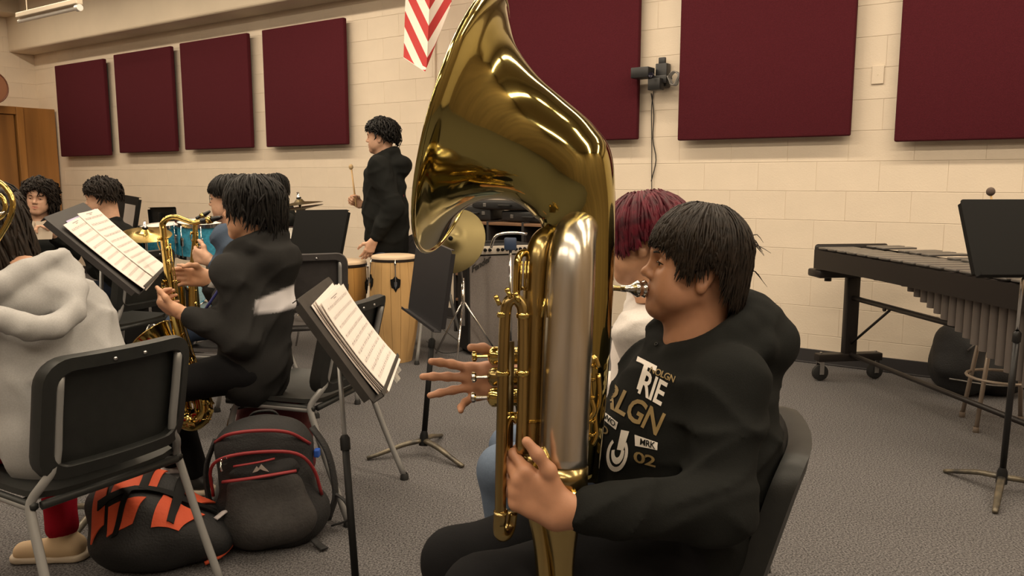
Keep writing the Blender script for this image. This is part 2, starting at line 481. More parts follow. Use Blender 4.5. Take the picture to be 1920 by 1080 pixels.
# rubber base
bm = B(); box(bm, wp((U0 + U1) / 2, .05, .012), (U1 - U0, .012, .10), R_w, .003); box(bm, wp((U0 + U1) / 2, .006, .022), (U1 - U0, .02, .012), R_w, .004); obj('baseboard_back', bm, m_base, kind='structure')
bm = B(); box(bm, wp(U1 - .012, .05, DEEP / 2), (.012, DEEP, .10), R_w, .003); obj('baseboard_left', bm, m_base, kind='structure')
# soffit along the top of the back wall, and a beam and pipe by the corner
SZ = 3.05
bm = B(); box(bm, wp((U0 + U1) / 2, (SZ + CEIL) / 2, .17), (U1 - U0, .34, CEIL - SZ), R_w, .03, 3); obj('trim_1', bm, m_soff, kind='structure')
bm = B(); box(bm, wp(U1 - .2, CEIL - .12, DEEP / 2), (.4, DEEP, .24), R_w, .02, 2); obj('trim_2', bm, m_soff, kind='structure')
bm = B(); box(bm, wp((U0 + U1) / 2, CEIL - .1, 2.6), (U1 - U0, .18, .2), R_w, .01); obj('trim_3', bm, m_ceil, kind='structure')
# strip lights on the ceiling, the far-left ones added for brightness
for i, (u, off, ln, pw) in enumerate(FIXTURES):
    c = wp(u, CEIL - .06, off)
    t = thing('ceiling_light', 'white ceiling strip light, %s along the %s row from the panelled wall' % (('first', 'second', 'third', 'fourth', 'fifth', 'sixth')[sum(1 for q in FIXTURES[:i] if q[1] == off)], {1.5: 'first', 3.6: 'second', 5.9: 'third', 8.0: 'fourth'}[off]), 'light', c, 'ceiling strip lights')
    bm = B(); box(bm, c, (ln, .14, .07), R_w, .01); obj('housing', bm, m_white, t)
    for s in (-1, 1):
        bm = B(); q = wp(u, CEIL - .115, off + s * .045); tube(bm, [q - W_D * ln * .48, q + W_D * ln * .48], .013, 10)
        obj('tube', bm, mat('lamp_tube', (.9, .9, .85), .3, emit=((1, .86, .66), 4.0)), t)
        for e in (-1, 1):
            bm = B(); box(bm, q + W_D * e * ln * .49, (.02, .03, .06), R_w, .004); obj('socket', bm, m_white, t)
# a bare strip light hanging by the far corner
c = at(95, 10, 8.6); dd = (at(150, 16, 8.2) - c)
t = thing('ceiling_light', 'bare white tube light hanging near the far top corner', 'light', c)
tip = at(150, 14, 8.2); far = tip + W_D * 1.3
bm = B(); box(bm, (tip + far) / 2 + V(0, 0, .06), (1.3, .07, .06), R_w, .01); obj('housing', bm, m_soff, t)
bm = B(); tube(bm, [tip, tip + W_D * .06, tip + W_D * .065, far], [.035, .035, .02, .02], 12); obj('tube', bm, m_white, t, 'auto')
for k in (.2, 1.1):
    bm = B(); q = tip + W_D * k + V(0, 0, .09); tube(bm, [q, V(q.x, q.y, CEIL)], .006, 6); obj('hanger', bm, m_soff, t)
# ---------------------------------------------------------------- acoustic panels
pl = ['first maroon panel from the wooden cabinet', 'second maroon panel from the wooden cabinet', 'third maroon panel from the wooden cabinet', 'maroon panel up behind the standing boy, next to the flag',
      'maroon panel directly behind the brass bell, beside the wall camera', 'maroon panel above the boy playing the tuba', 'maroon panel above the mallet instrument, cut by the picture edge']
def panel_bm(th=.05):
    bm = B(); box(bm, (0, 0, 0), (PW, th, PW), None, .012, 3); return bm
pm = None
for (u, z), l in zip(PANELS, pl):
    c = wp(u, z, .06 + .025)
    t = thing('acoustic_panel', l, 'panel', c, 'acoustic panels on the back wall')
    M = Matrix.Rotation(WALL_ANG, 4, 'Z')
    if pm is None:
        bm = panel_bm(); d = bpy.data.meshes.new('cover'); bm.to_mesh(d); bm.free(); d.shade_smooth(); d.set_sharp_from_angle(angle=.7); d.materials.append(m_maroon)
        bm = B(); box(bm, (0, .035, 0), (PW - .1, .05, PW - .1)); d2 = bpy.data.meshes.new('backing'); bm.to_mesh(d2); bm.free(); d2.materials.append(m_base); pm = (d, d2)
    for n_, d_ in zip(('cover', 'backing'), pm):
        o = bpy.data.objects.new(n_, d_); COL.objects.link(o); o.parent = t
        o.rotation_euler = (0, 0, WALL_ANG + PI)
# ---------------------------------------------------------------- tall oak cabinet along the left wall
uc = wu(113, 300)[0]
CH = 2.27
t = thing('tall_cabinet', 'tall oak storage cabinet in the far corner under a brown drum', 'cabinet', wp((uc + U1) / 2, 0, 1.6))
L_ = 3.2; dpt = U1 - uc
bm = B(); box(bm, wp((uc + U1) / 2 + .02, CH / 2, L_ / 2 + .01), (dpt - .06, L_, CH - .04), R_w); obj('body', bm, m_oak, t)
bm = B(); box(bm, wp(uc + .01, CH / 2, .24), (.03, .42, CH), R_w, .003); obj('filler_board', bm, m_oak, t)
bm = B(); box(bm, wp(uc + .0, CH / 2, .50), (.06, .09, CH), R_w, .004); obj('stile', bm, m_oak2, t)
bm = B(); box(bm, wp(uc + .0, CH - .05, 1.9), (.06, 2.7, .10), R_w, .004); obj('rail', bm, m_oak2, t)
for k in range(3):
    bm = B(); box(bm, wp(uc + .015, (CH - .1) / 2 + .03, .56 + .45 + k * .92), (.03, .88, CH - .18), R_w, .004); o = obj('door', bm, m_oak, t)
    bm = B(); q = wp(uc - .025, 1.05, .56 + .84 + k * .92); tube(bm, [q + V(0, 0, -.06) + W_D * .03, q + V(0, 0, -.05), q + V(0, 0, .05), q + V(0, 0, .06) + W_D * .03], .006, 8); obj('handle', bm, mat('steel', (.5, .5, .5), .3, 1), o, True)
# round drum lying on top
c = at(-22, 158, Vector((uc, 0, 0)).x * 0 + 10.3)
t = thing('hand_drum', 'brown round drum standing on top of the oak cabinet', 'drum', V(c.x, c.y, CH))
q = V(c.x, c.y, CH + .21)
bm = B(); lathe(bm, q - W_D * .06, W_D, [(0, .19), (.0, .205), (.12, .205), (.12, .19)], 28); obj('shell', bm, mat('drum_brown', (.17, .06, .03), .4, var=.2), t, 'auto')
bm = B(); lathe(bm, q - W_D * .065, W_D, [(0, 0), (0, .195), (.012, .195), (.012, 0)], 28); obj('drumhead', bm, mat('drum_skin_brown', (.28, .12, .06), .6), t, 'auto')
bm = B(); tube(bm, [q - W_D * .06 + (W_N * math.cos(a) + V(0, 0, math.sin(a))) * .208 for a in [k * 2 * PI / 28 for k in range(28)]], .009, 6, close=True); obj('hoop', bm, mat('drum_brown', (.17, .06, .03)), t, True)
# ---------------------------------------------------------------- camera device on the wall
c = wl(1240, 145, .12)
m_dev = mat('black_plastic', (.012, .012, .013), .4)
m_grey = mat('grey_metal', (.22, .21, .20), .4, .6)
t = thing('wall_camera', 'small black camera on a wall bracket between two maroon panels', 'camera', wl(1245, 150, 0))
Xw = -W_D
def wbox(name, x0, y0, x1, y1, off, dep, m, bev=.006):
    p0, p1 = wu(x0, y0), wu(x1, y1)
    bm = B(); box(bm, wp((p0[0] + p1[0]) / 2, (p0[1] + p1[1]) / 2, off), (abs(p0[0] - p1[0]), dep, abs(p0[1] - p1[1])), R_w, bev); return obj(name, bm, m, t, 'auto')
wbox('mount', 1238, 122, 1258, 164, .05, .08, m_dev)
wbox('camera_body', 1206, 133, 1238, 150, .16, .12, m_dev)
wbox('arm', 1228, 146, 1262, 158, .10, .06, m_dev)
wbox('lower_body', 1234, 152, 1256, 172, .15, .08, m_dev)
wbox('antenna', 1242, 110, 1254, 124, .06, .03, m_dev)
bm = B()
cc = wl(1268, 148, .05)
tube(bm, [cc + W_D * (.035 * math.cos(a) * (1 + .25 * math.sin(3 * a))) + V(0, 0, .05 * math.sin(a)) - W_N * .004 * a for a in [k * .35 for k in range(56)]], .005, 6); obj('coiled_cable', bm, m_grey, t, True)
bm = B(); lathe(bm, wl(1222, 141, .23), -W_N, [(0, .0), (0, .02), (.02, .02), (.02, .012), (.016, 0)], 14); obj('lens', bm, mat('lens_glass', (.01, .01, .02), .05), t, 'auto')
bm = B(); tube(bm, [wl(1221, 175, .02), wl(1226, 215, .02), wl(1224, 260, .02), wl(1230, 300, .02), wl(1221, 340, .02)], .004, 6, n=4)
tube(bm, [wl(1250, 120, .02), wl(1224, 178, .02), wl(1222, 280, .02), wl(1222, 470, .02)], .0035, 6, n=4)
tag(obj('cable', bm, m_dev, None, True), 'thin dark cable hanging down the wall below the small camera', 'cable')
bm = B(); tube(bm, [wl(815, 4, .02), wl(815, 470, .02)], .008, 8); obj('trim_4', bm, m_wall, kind='structure')
# round ghost of an outlet plate on the wall by the last panels
p0 = wl(1646, 140, .012)
t = thing('wall_plate', 'blank painted cover plate on the wall between the last maroon panels', 'plate', p0)
bm = B(); box(bm, p0, (.075, .01, .12), R_w, .003); obj('plate', bm, m_wall, t); bm = B(); lathe(bm, p0 - W_N * .004, -W_N, [(0, .005), (.004, .004), (.004, 0)], 8); obj('screw', bm, m_wall, t)
# ---------------------------------------------------------------- flag hanging from a staff on the wall
fo = .42
fc = wl(803, 40, .45)
t = thing('flag', 'red and white striped flag hanging from a short staff on the wall', 'flag', fc)
m_fr = mat('flag_red', (.46, .035, .035), .8, bump=.1, bscale=60); m_fw = mat('flag_white', (.80, .72, .64), .8)
Zf = fc.y; Zf = (fc - C0).dot(c_f)
def fpt(x, y, d=0.0): return at(x, y, Zf + d)
bm = B(); NS = 13; n = 7
def hem(x, y): return min(y, 108 + (x - 757) * .66) if x < 797 else min(y, 134 - (x - 797) * 2.6)
def left_pt(k, s):                                                      # s from the left edge (0) to the fold (1)
    y0 = -130 + k * 30; y1 = y0 + 88; x = (764 - k * .9) + ((808 - k * 1.4) - (764 - k * .9)) * s
    return fpt(x, hem(x, y0 + (y1 - y0) * s), .05 * math.sin(s * 3.0 + .2 * k) - .05 * s)
def right_pt(k, s):
    y0 = -42 + k * 30; y1 = y0 - 74; x = (808 - k * 1.4) + 44 * s
    return fpt(x, hem(x, y0 + (y1 - y0) * s), -.05 + .06 * math.sin(s * 2.6))
def stripe(k, f, k2):
    bm = B(); m_ = 6
    shell(bm, [[f(k, j / m_) for j in range(m_ + 1)], [f((k + k2) / 2, j / m_) for j in range(m_ + 1)], [f(k2, j / m_) for j in range(m_ + 1)]], .004)
    return bm
for k in range(9):
    obj('stripe', stripe(k, left_pt, k + 1), m_fr if k % 2 else m_fw, t, 'auto')
    if k < 7: obj('stripe', stripe(k, right_pt, k + 1), m_fr if k % 2 else m_fw, t, 'auto')
bm = B(); tube(bm, [wl(905, -30, .02), fpt(806, -110, 0)], .012, 8); obj('staff', bm, mat('oak_trim', (.3, .1, .03)), t, True)
bm = B(); box(bm, wl(905, -30, .02), (.06, .04, .10), R_w, .008); obj('bracket', bm, m_grey, t)
# ================================================================ chairs
m_seat = mat('chair_plastic', (.018, .019, .018), .45, spec=.35, var=.1, scale=30, bump=.05, bscale=300)
m_seat2 = mat('chair_plastic_grey', (.040, .036, .036), .5, var=.1, scale=30, bump=.05, bscale=300)
m_tube = mat('chair_tube', (.32, .32, .315), .38, .35, rvar=.1, scale=12)
m_black = mat('satin_black', (.007, .007, .007), .55, spec=.14)
m_rub = mat('black_rubber', (.012, .012, .012), .7)
m_chrome = mat('chrome', (.72, .71, .69), .12, 1.0)
m_rivet = mat('rivet', (.5, .5, .5), .3, 1.0)
def dense(o):
    r = []
    for i, (x, y) in enumerate(o):
        x2, y2 = o[(i + 1) % len(o)]; n = 6 if math.hypot(x2 - x, y2 - y) > .05 else 1
        r += [(x + (x2 - x) * k / n, y + (y2 - y) * k / n) for k in range(n)]
    return r
def chair(name, label, loc, F, mseat=None, tilt=.20, zb=.71):
    """moulded music chair; sitter looks along F"""
    ms = mseat or m_seat
    t = thing(name, label, 'chair', loc)
    F = Vector((F[0], F[1], 0)).normalized(); X = F.cross(V(0, 0, 1)); O = Vector(loc)
    def P(x, y, z): return O + X * x + F * y + V(0, 0, z)
    # seat: slightly dished slab
    bm = B(); n, m_ = 9, 9; g = []
    for i in range(n):
        u = -1 + 2 * i / (n - 1); r = []
        for j in range(m_):
            v = -1 + 2 * j / (m_ - 1)
            cr = 1 - .07 * max(0, abs(u) ** 6 + abs(v) ** 6 - .9)
            z = .452 - .016 * (1 - u * u) * (1 - v * v) - (.022 if v > .9 else .0) * 1.0 + .010 * abs(u) ** 3
            r.append(P(u * .225 * cr, .02 + v * .215 * cr, z))
        g.append(r)
    shell(bm, g, .016); obj('seat', bm, ms, t, 'auto')
    bm = B(); tube(bm, [P(-.225, -.19, .437), P(-.225, .20, .437)], .012, 6); tube(bm, [P(.225, -.19, .437), P(.225, .20, .437)], .012, 6); tube(bm, [P(-.21, -.195, .437), P(.21, -.195, .437)], .013, 6); obj('seat_rim', bm, ms, t, True)
    # back: curved panel with a deep rounded rim
    def bp(u, v, o=0.0):                                    # u across, v up, o behind
        a = u / .42
        return P(.42 * math.sin(a), -.245 - math.sin(tilt) * v + (.42 - .42 * math.cos(a)) * .5 - o * math.cos(tilt), zb + v * math.cos(tilt))
    out = dense(rrect(.47, .35, .075, 6)); inn = dense(rrect(.39, .27, .05, 6))
    bm = B(); N = len(out); R = []
    for (o_, d_) in ((inn, -.012), (out, -.016), ([(x * 1.02, y * 1.02) for x, y in out], .006), ([(x * .995, y * .995) for x, y in out], .032), ([(x * 1.03, y * 1.03) for x, y in inn], .036), (inn, .030), (inn, -.012)):
        R.append([bm.verts.new(bp(x, y, d_)) for x, y in o_])
    for A, C in zip(R, R[1:]):
        for k in range(N): bm.faces.new((A[k], A[(k + 1) % N], C[(k + 1) % N], C[k]))
    obj('back_rim', bm, ms, t, 'auto')
    bm = B(); shell(bm, [[bp(-.20 + .4 * i / 10, -.14 + .28 * j / 4, -.004) for j in range(5)] for i in range(11)], .010); obj('backrest', bm, ms, t, 'auto')
    for s in (-.045, .045):
        bm = B(); q = bp(s, .152, .034); lathe(bm, q, -F, [(-.002, .006), (.004, .005), (.006, 0)], 10); obj('rivet', bm, m_rivet, t, True)
    for s in (-1, 1):
        bm = B(); b1 = bp(s * .185, .13, .022); b2 = bp(s * .185, -.12, .022)
        tube(bm, [b1, (b1 + b2) / 2, b2, P(s * .205, -.205, .50), P(s * .225, -.175, .45), P(s * .232, -.185, .40), P(s * .24, -.25, .22), P(s * .25, -.335, .012)], .0125, 10, n=3)
        leg = obj('leg', bm, m_tube, t, True)
        bm = B(); lathe(bm, P(s * .25, -.335, 0), V(0, 0, 1), [(0, .010), (0, .019), (.018, .018), (.028, .013)], 12); obj('glide', bm, m_rub, leg, 'auto')
        bm = B(); tube(bm, [P(s * .225, -.17, .432), P(s * .225, .10, .43), P(s * .228, .165, .41), P(s * .235, .20, .25), P(s * .245, .265, .012)], .0125, 10, n=3)
        leg = obj('leg', bm, m_tube, t, True)
        bm = B(); lathe(bm, P(s * .245, .265, 0), V(0, 0, 1), [(0, .010), (0, .019), (.018, .018), (.028, .013)], 12); obj('glide', bm, m_rub, leg, 'auto')
    bm = B(); tube(bm, [P(-.225, -.1, .428), P(.225, -.1, .428)], .01, 8); tube(bm, [P(-.225, .12, .426), P(.225, .12, .426)], .01, 8); obj('seat_bar', bm, m_tube, t, True)
    return t
CH1 = V(-1.32, 2.32, 0); F1 = V(-.86, .50, 0)
chair('music_chair', 'black chair with grey legs under the person in the pale grey hoodie', CH1, F1, None, .2, .67)
CH2 = V(-.865, 3.22, 0); F2 = V(-.955, .297, 0)
chair('music_chair', 'black chair with the saxophone player sitting on it above the backpack', CH2, F2, None, .24, .655)
CH3 = V(.320, 1.72, 0); F3 = V(-.965, .26, 0)
chair('music_chair', 'black chair of the boy playing the tuba', CH3, F3, None, .27, .605)
CH4 = at(1230, 900, 2.5); CH4.z = 0; F4 = V(-.9, .3, 0)
chair('music_chair', 'chair of the red haired player behind the tuba', CH4, F4, m_seat2)
# empty and occupied chairs further back
cA = at(580, 700, 4.9); cA.z = 0
chair('music_chair', 'empty grey chair turned away behind the saxophone player with the white stripe', cA, V(-.3, .95, 0), m_seat2)
cB = at(440, 720, 4.2); cB.z = 0
chair('music_chair', 'chair of the saxophone player with glasses', cB, V(-.97, .2, 0), m_seat2)
cC = at(222, 640, 4.9); cC.z = 0
chair('music_chair', 'chair of the seated boy in the black jacket behind the sheet music', cC, V(-.95, .3, 0))
cD = at(772, 620, 6.0); cD.z = 0
chair('music_chair', 'empty grey chair by the taller hand drum, behind the bell rim', cD, V(-.5, -.85, 0), m_seat2)
# ================================================================ music stands
def stand(label, TL, TR, BL, base, h=.34, w=.50, mtop=None, mpole=None, rear=1, sheet=None, leg_yaw=.5, lowr=.0125, baseR=.26):
    """desk corners TL, TR, BL in the place; base = point on the floor"""
    Wd = (TR - TL).normalized(); Vd = (BL - TL); Vd = (Vd - Wd * Vd.dot(Wd)).normalized()
    Nn = Wd.cross(Vd).normalized()                       # towards the back or front of the desk
    if Nn.z > 0: Nn = -Nn                                # Nn points away from the reader, downwards
    c = TL + Wd * w / 2 + Vd * h / 2
    t = thing('music_stand', label, 'stand', base)
    md = mtop or m_black; mp = mpole or m_black
    bm = B(); plate(bm, c, Wd, Vd, rrect(w, h, .012, 3), .0025)
    obj('desk', bm, md, t, 'auto')
    bm = B()
    for s in (-1, 1):
        box(bm, c + Wd * s * (w / 2 - .001) + Nn * .010, (.003, h - .03, .020), axes(x=Wd, y=Vd))
    box(bm, c - Vd * (h / 2 - .001) + Nn * .010, (w - .03, .003, .020), axes(x=Wd, y=Vd))
    obj('folded_edge', bm, md, t)
    bm = B(); box(bm, c + Vd * (h / 2) - Nn * .018, (w, .003, .038), axes(x=Wd, y=Vd)); box(bm, c + Vd * (h / 2 - .006) - Nn * .036, (w, .010, .003), axes(x=Wd, y=Vd)); obj('lip', bm, md, t)
    j = c + Nn * .022
    bm = B(); box(bm, j + Vd * -.01, (.028, .20, .026), axes(x=Wd, y=Vd), .004); box(bm, j + Nn * .015, (.05, .06, .02), axes(x=Wd, y=Vd), .006); obj('desk_bracket', bm, mp, t, 'auto')
    bm = B(); lathe(bm, j + Nn * .02, Nn, [(0, .012), (.015, .014), (.02, .012), (.022, 0)], 12); obj('knob', bm, m_grey, t, True)
    foot = Vector((base.x, base.y, .075)); top = j + Nn * .02
    ax = (top - foot).normalized(); L = (top - foot).length; cut = foot + ax * (L * .62)
    bm = B(); tube(bm, [top, cut - ax * .05], .0072, 10); obj('upper_pole', bm, m_chrome if mp is not m_black else m_tube, t, True)
    bm = B(); tube(bm, [foot, cut], lowr, 12); obj('lower_pole', bm, mp, t, True)
    bm = B(); lathe(bm, cut - ax * .03, ax, [(0, lowr + .0005), (0, lowr + .004), (.035, lowr + .004), (.045, .009)], 14); obj('collar', bm, mp, t, 'auto')
    bm = B(); lathe(bm, foot - ax * .03, ax, [(0, .012), (.0, .022), (.05, .02), (.07, lowr)], 14); obj('hub', bm, mp, t, 'auto')
    for k in range(3):
        a = leg_yaw + k * 2 * PI / 3; d = V(math.cos(a), math.sin(a), 0)
        pts = [foot - ax * .005 + d * .012, foot + d * .10 + V(0, 0, -.018), foot + d * .20 + V(0, 0, -.048), V(base.x, base.y, .009) + d * baseR]
        bm = B(); tube(bm, pts, [.016, .015, .013, .011], 8, n=3, flat=.8); lg = obj('leg', bm, mat('worn_cast_metal', (.06, .056, .05), .4, .6, col2=(.20, .17, .12), scale=14) if baseR > .2 else mp, t, True)
    return t, c, Wd, Vd, Nn
m_paper = mat('paper', (.80, .73, .68), .8); m_print = mat('print', (.33, .29, .28), .8); m_lav = mat('paper_lavender', (.50, .46, .68), .8)
def sheet(label, c, Wd, Vd, Nn, w, h, lift, curl=.02, staves=9, skew=0.0, m=None, prn=True, cat='sheet music', group=None, seed=1):
    """paper lying on a desk, staves of notes printed on it"""
    X = (Wd * math.cos(skew) + Vd * math.sin(skew)); Y = (Vd * math.cos(skew) - Wd * math.sin(skew)); up = -Nn
    t = thing('sheet_music', label, cat, c + up * lift, group)
    def S(u, v, o=0.0):                                   # u,v in -0.5..0.5
        return c + X * (u * w) + Y * (v * h) + up * (lift + o + curl * (max(0, v) ** 2 * 4 * .5 + (max(0, -v - .2) * 2.0) ** 2 * .6 + .15 * math.sin(u * 7 + seed) * .3))
    bm = B(); shell(bm, [[S(-.5 + i / 6, -.5 + j / 10) for j in range(11)] for i in range(7)], .0016); obj('page', bm, m or m_paper, t, 'auto')
    if prn:
        r = random.Random(seed); bm = B()
        for s in range(staves):
            v0 = -.42 + .86 * s / staves
            for l in range(3):
                v = v0 + l * .010
                for sg in range(6):
                    ua, ub = -.44 + .88 * sg / 6, -.44 + .88 * (sg + 1) / 6
                    bm.faces.new([bm.verts.new(S(u, vv, .0014)) for u, vv in ((ua, v), (ub, v), (ub, v + .0022), (ua, v + .0022))])
            for k in range(11):
                u = -.42 + .85 * (k + r.random() * .6) / 11; v = v0 + .010 + (r.random() - .5) * .02
                bm.faces.new([bm.verts.new(S(u + dx, v + dy, .0016)) for dx, dy in ((-.008, -.004), (.008, -.006), (.008, .004), (-.008, .006))])
                bm.faces.new([bm.verts.new(S(u + dx, v + dy, .0016)) for dx, dy in ((.006, 0), (.009, 0), (.009, -.028), (.006, -.028))])
        for k, (u0, u1) in enumerate(((-.18, .12), (-.08, .03))):
            v = -.475 + k * .018
            bm.faces.new([bm.verts.new(S(u, vv, .0016)) for u, vv in ((u0, v), (u1, v), (u1, v + .008), (u0, v + .008))])
        obj('notes', bm, m_print, t, keep=True)
    return t
# centre stand, desk seen from its left end
TL, TR, BL = at(557, 562, 2.15), at(612, 522, 2.60), at(690, 775, 2.10)
m_desk1 = mat('worn_black_desk', (.030, .027, .025), .5, var=.2)
base = at(664, 900, 2.26); base.z = 0
t, c, Wd, Vd, Nn = stand('black stand with a thick stack of sheet music, in front of the tuba player', TL, TR, BL, base, .35, .50, m_desk1, lowr=.011, leg_yaw=.2)
for k in range(5):
    sheet(('bottom', 'second lowest', 'middle', 'second highest')[k] + ' white page in the thick stack on the centre stand' if k < 4 else 'top white sheet music page on the centre stand, facing the tuba player', c + Vd * (.012 + .004 * k) + Wd * (.016 + .008 * (k % 3)), Wd, Vd, Nn, .40 - .01 * (k % 2), .315, .004 + k * .0048, .010 + .004 * k, 9, .03 * ((k % 3) - 1), prn=(k == 4), group='stack of sheet music on the centre stand', seed=k)
# clear plastic folder at the far lower corner
m_clear = mat('clear_plastic', (.75, .74, .70), .12, trans=.7, alpha=1)
fd = c + Wd * .20 + Vd * .14
bm = B(); shell(bm, [[fd + Wd * (-.12 + .17 * i / 5) + Vd * (-.10 + .18 * j / 5) - Nn * (.012 + .012 * math.sin(i * 1.3)) for j in range(6)] for i in range(6)], .001); tag(obj('plastic_sleeve', bm, m_clear, None, 'auto'), 'clear plastic sleeve at the low corner of the centre stand', 'folder')
# stand in front of the grey hoodie
TL, TR, BL = at(81, 408, 2.75), at(156, 380, 3.22), at(184, 543, 2.62)
base = at(165, 700, 2.95); base.z = 0
t, c, Wd, Vd, Nn = stand('black stand holding two white pages, beyond the grey hoodie', TL, TR, BL, base, .40, .50, mat('grey_desk', (.035, .032, .032), .6))
sheet('lavender folder under the white pages on the stand beyond the grey hoodie', c + Wd * .07 + Vd * .01, Wd, Vd, Nn, .40, .33, .004, .008, m=m_lav, prn=False, cat='folder')
sheet('white music page nearer the grey hoodie on the stand', c - Wd * .085 + Vd * .030, Wd, Vd, Nn, .26, .35, .012, .012, 10, -.02, seed=3)
sheet('white music page farther along the same stand, top corner folded up', c + Wd * .11 + Vd * .022, Wd, Vd, Nn, .25, .35, .014, .016, 10, .05, seed=5)
# stand seen from behind before the drums
TL, TR, BL = at(556, 394, 5.15), at(652, 393, 4.85), at(566, 478, 5.05)
base = at(603, 700, 5.15); base.z = 0
stand('black stand seen from behind, before the standing boy', TL, TR, TL + V(.03, -.14, -.30), base, .32, .50)
# black stand with a thick pole, in front of the amplifier
TL, TR, BL = at(783, 442, 4.05), at(848, 470, 3.60), at(790, 585, 3.92)
base = fl(795, 852)
stand('tall black stand with worn tripod feet between the tall hand drum and amplifier', TL, TR, BL, base, .38, .50, mat('dark_desk', (.016, .015, .018), .5), leg_yaw=-.75, lowr=.0135, baseR=.27)
# stand at the right, seen from behind
base = fl(1876, 925)
TL = at(1800, 374, 3.12); TR = TL + V(.52, .02, 0)
stand('black stand seen from behind by the picture edge, before the mallet instrument', TL, TR, TL + V(.03, -.13, -.28), base, .32, .52, leg_yaw=6.19, mpole=mat('dark_pole', (.02, .02, .021), .35, .5))
tp = TL + V(.135, .03, .0)
t = thing('mallet', 'brown ball mallet standing up behind the stand by the mallet instrument', 'mallet', tp)
bm = B(); ball(bm, tp + V(0, .0, .03), .0165, 14, (1, 1, 1.05)); obj('head', bm, mat('mallet_yarn', (.10, .07, .055), .85, bump=.3, bscale=200), t, True)
bm = B(); tube(bm, [tp + V(0, .0, .02), tp + V(.03, -.10, -.26)], .004, 8); obj('shaft', bm, mat('birch', (.55, .36, .17), .5), t, True)
# two stands at the back left
TL, TR, BL = at(214, 362, 6.0), at(283, 374, 5.5), at(245, 440, 5.7)
base = at(255, 600, 5.9); base.z = 0
t, c, Wd, Vd, Nn = stand('black stand leaning open behind the boy in the black jacket', TL, TR, BL, base, .34, .5)
sheet('grey page on the stand behind the boy in black jacket', c + Wd * .12 + Vd * .02, Wd, Vd, Nn, .2, .26, .004, .01, m=mat('grey_page', (.35, .31, .28), .8), prn=False)
TL, TR, BL = at(281, 389, 6.2), at(327, 388, 5.9), at(300, 425, 6.0)
base = at(312, 600, 6.2); base.z = 0
stand('small black stand just behind the cyan drum', TL, TR, TL + V(.12, -.1, -.3), base, .30, .46)
# ================================================================ hand drums
m_wood = mat('ash_wood', (.58, .36, .15), .35, var=.12, scale=9, stretch=(1.2, 1.2, .12), coat=.3)
m_wood2 = mat('ash_wood_honey', (.52, .29, .09), .35, var=.12, scale=9, stretch=(1.2, 1.2, .12), coat=.3)
m_skin = mat('drum_skin', (.62, .47, .32), .6, var=.06, scale=8)
m_bhoop = mat('black_hoop', (.02, .014, .012), .35)
def conga(name, label, base, h, rt, rm, rb, nst=16, mw=None, turn=0.0):
    t = thing(name, label, 'drum', base)
    def rad(v):                      # v 0 bottom .. 1 top
        return rb + (rm - rb) * math.sin(min(1, v / .62) * PI / 2) if v < .62 else rm + (rt - rm) * ((v - .62) / .38) ** 1.7
    for k in range(nst):             # staves, each its own piece
        a0, a1 = 2 * PI * k / nst + turn, 2 * PI * (k + 1) / nst + turn; g = .0007 / rm
        bm = B(); gr = []
        for i in range(13):
            v = i / 12 * .955; r = rad(v)
            gr.append([(base.x + r * math.cos(a), base.y + r * math.sin(a), base.z + h * v) for a in (a0 + g, a0 + (a1 - a0) * .33, a0 + (a1 - a0) * .67, a1 - g)])
        shell(bm, gr, .012); obj('stave', bm, mw or m_wood, t, 'auto')
    bm = B(); prof = [(h * .02, rb - .008)] + [(h * i / 12 * .95, rad(i / 12 * .95) - .007) for i in range(1, 13)]; lathe(bm, base, V(0, 0, 1), prof, 32); obj('inner_shell', bm, mat('glue_dark', (.30, .16, .06), .7), t, True)
    z = h
    bm = B(); lathe(bm, base, V(0, 0, 1), [(z - .045, rt + .006), (z - .035, rt + .016), (z - .020, rt + .016), (z - .020, rt + .004), (z - .045, rt + .004), (z - .045, rt + .006)], 36); obj('hoop', bm, m_bhoop, t, 'auto')
    bm = B(); lathe(bm, base, V(0, 0, 1), [(z - .03, rt + .010), (z - .008, rt + .010), (z, rt + .002), (z + .004, rt - .02), (z + .004, 0)], 36); obj('drumhead', bm, m_skin, t, True)
    bm = B(); lathe(bm, base, V(0, 0, 1), [(0, rb - .01), (0, rb + .006), (.016, rb + .006), (.016, rb - .002)], 32); obj('foot_ring', bm, m_rub, t, 'auto')
    toC = V(-base.x, -base.y, 0).normalized(); a0 = math.atan2(toC.y, toC.x)
    for k in range(5):
        a = a0 + .05 + k * 2 * PI / 5; d = V(math.cos(a), math.sin(a), 0); X = d.cross(V(0, 0, 1))
        zz = z - .19; v = zz / h; r = rad(v); c = base + d * (r + .006) + V(0, 0, zz)
        n_ = (d + V(0, 0, -.1)).normalized(); Y = V(0, 0, 1)
        out = [(0, .062), (.018, .040), (.036, .034), (.034, .0), (.028, -.022), (.014, -.030), (0, -.058), (-.014, -.030), (-.028, -.022), (-.034, 0), (-.036, .034), (-.018, .040)]
        bm = B(); plate(bm, c, -X, Y, out, .008); sp = obj('side_plate', bm, m_black, t)
        bm = B(); plate(bm, c + d * .006, -X, Y, [(x * .28, y * .55 - .002) for x, y in out], .006); obj('lug', bm, m_chrome, sp)
        bm = B(); tube(bm, [c + d * .012 + V(0, 0, .0), base + d * (rt + .024) + V(0, 0, z - .06), base + d * (rt + .018) + V(0, 0, z - .02)], .0045, 8); obj('tuning_rod', bm, m_chrome, t, True)
        bm = B(); lathe(bm, base + d * (rt + .022) + V(0, 0, z - .055), V(0, 0, 1), [(0, .0), (0, .009), (.012, .009), (.012, 0)], 6); obj('nut', bm, m_chrome, t)
    return t
cb = at(742, 668, 5.82); cb.z = 0
conga('conga', 'taller pale wooden hand drum standing on the carpet', cb, .765, .150, .172, .112)
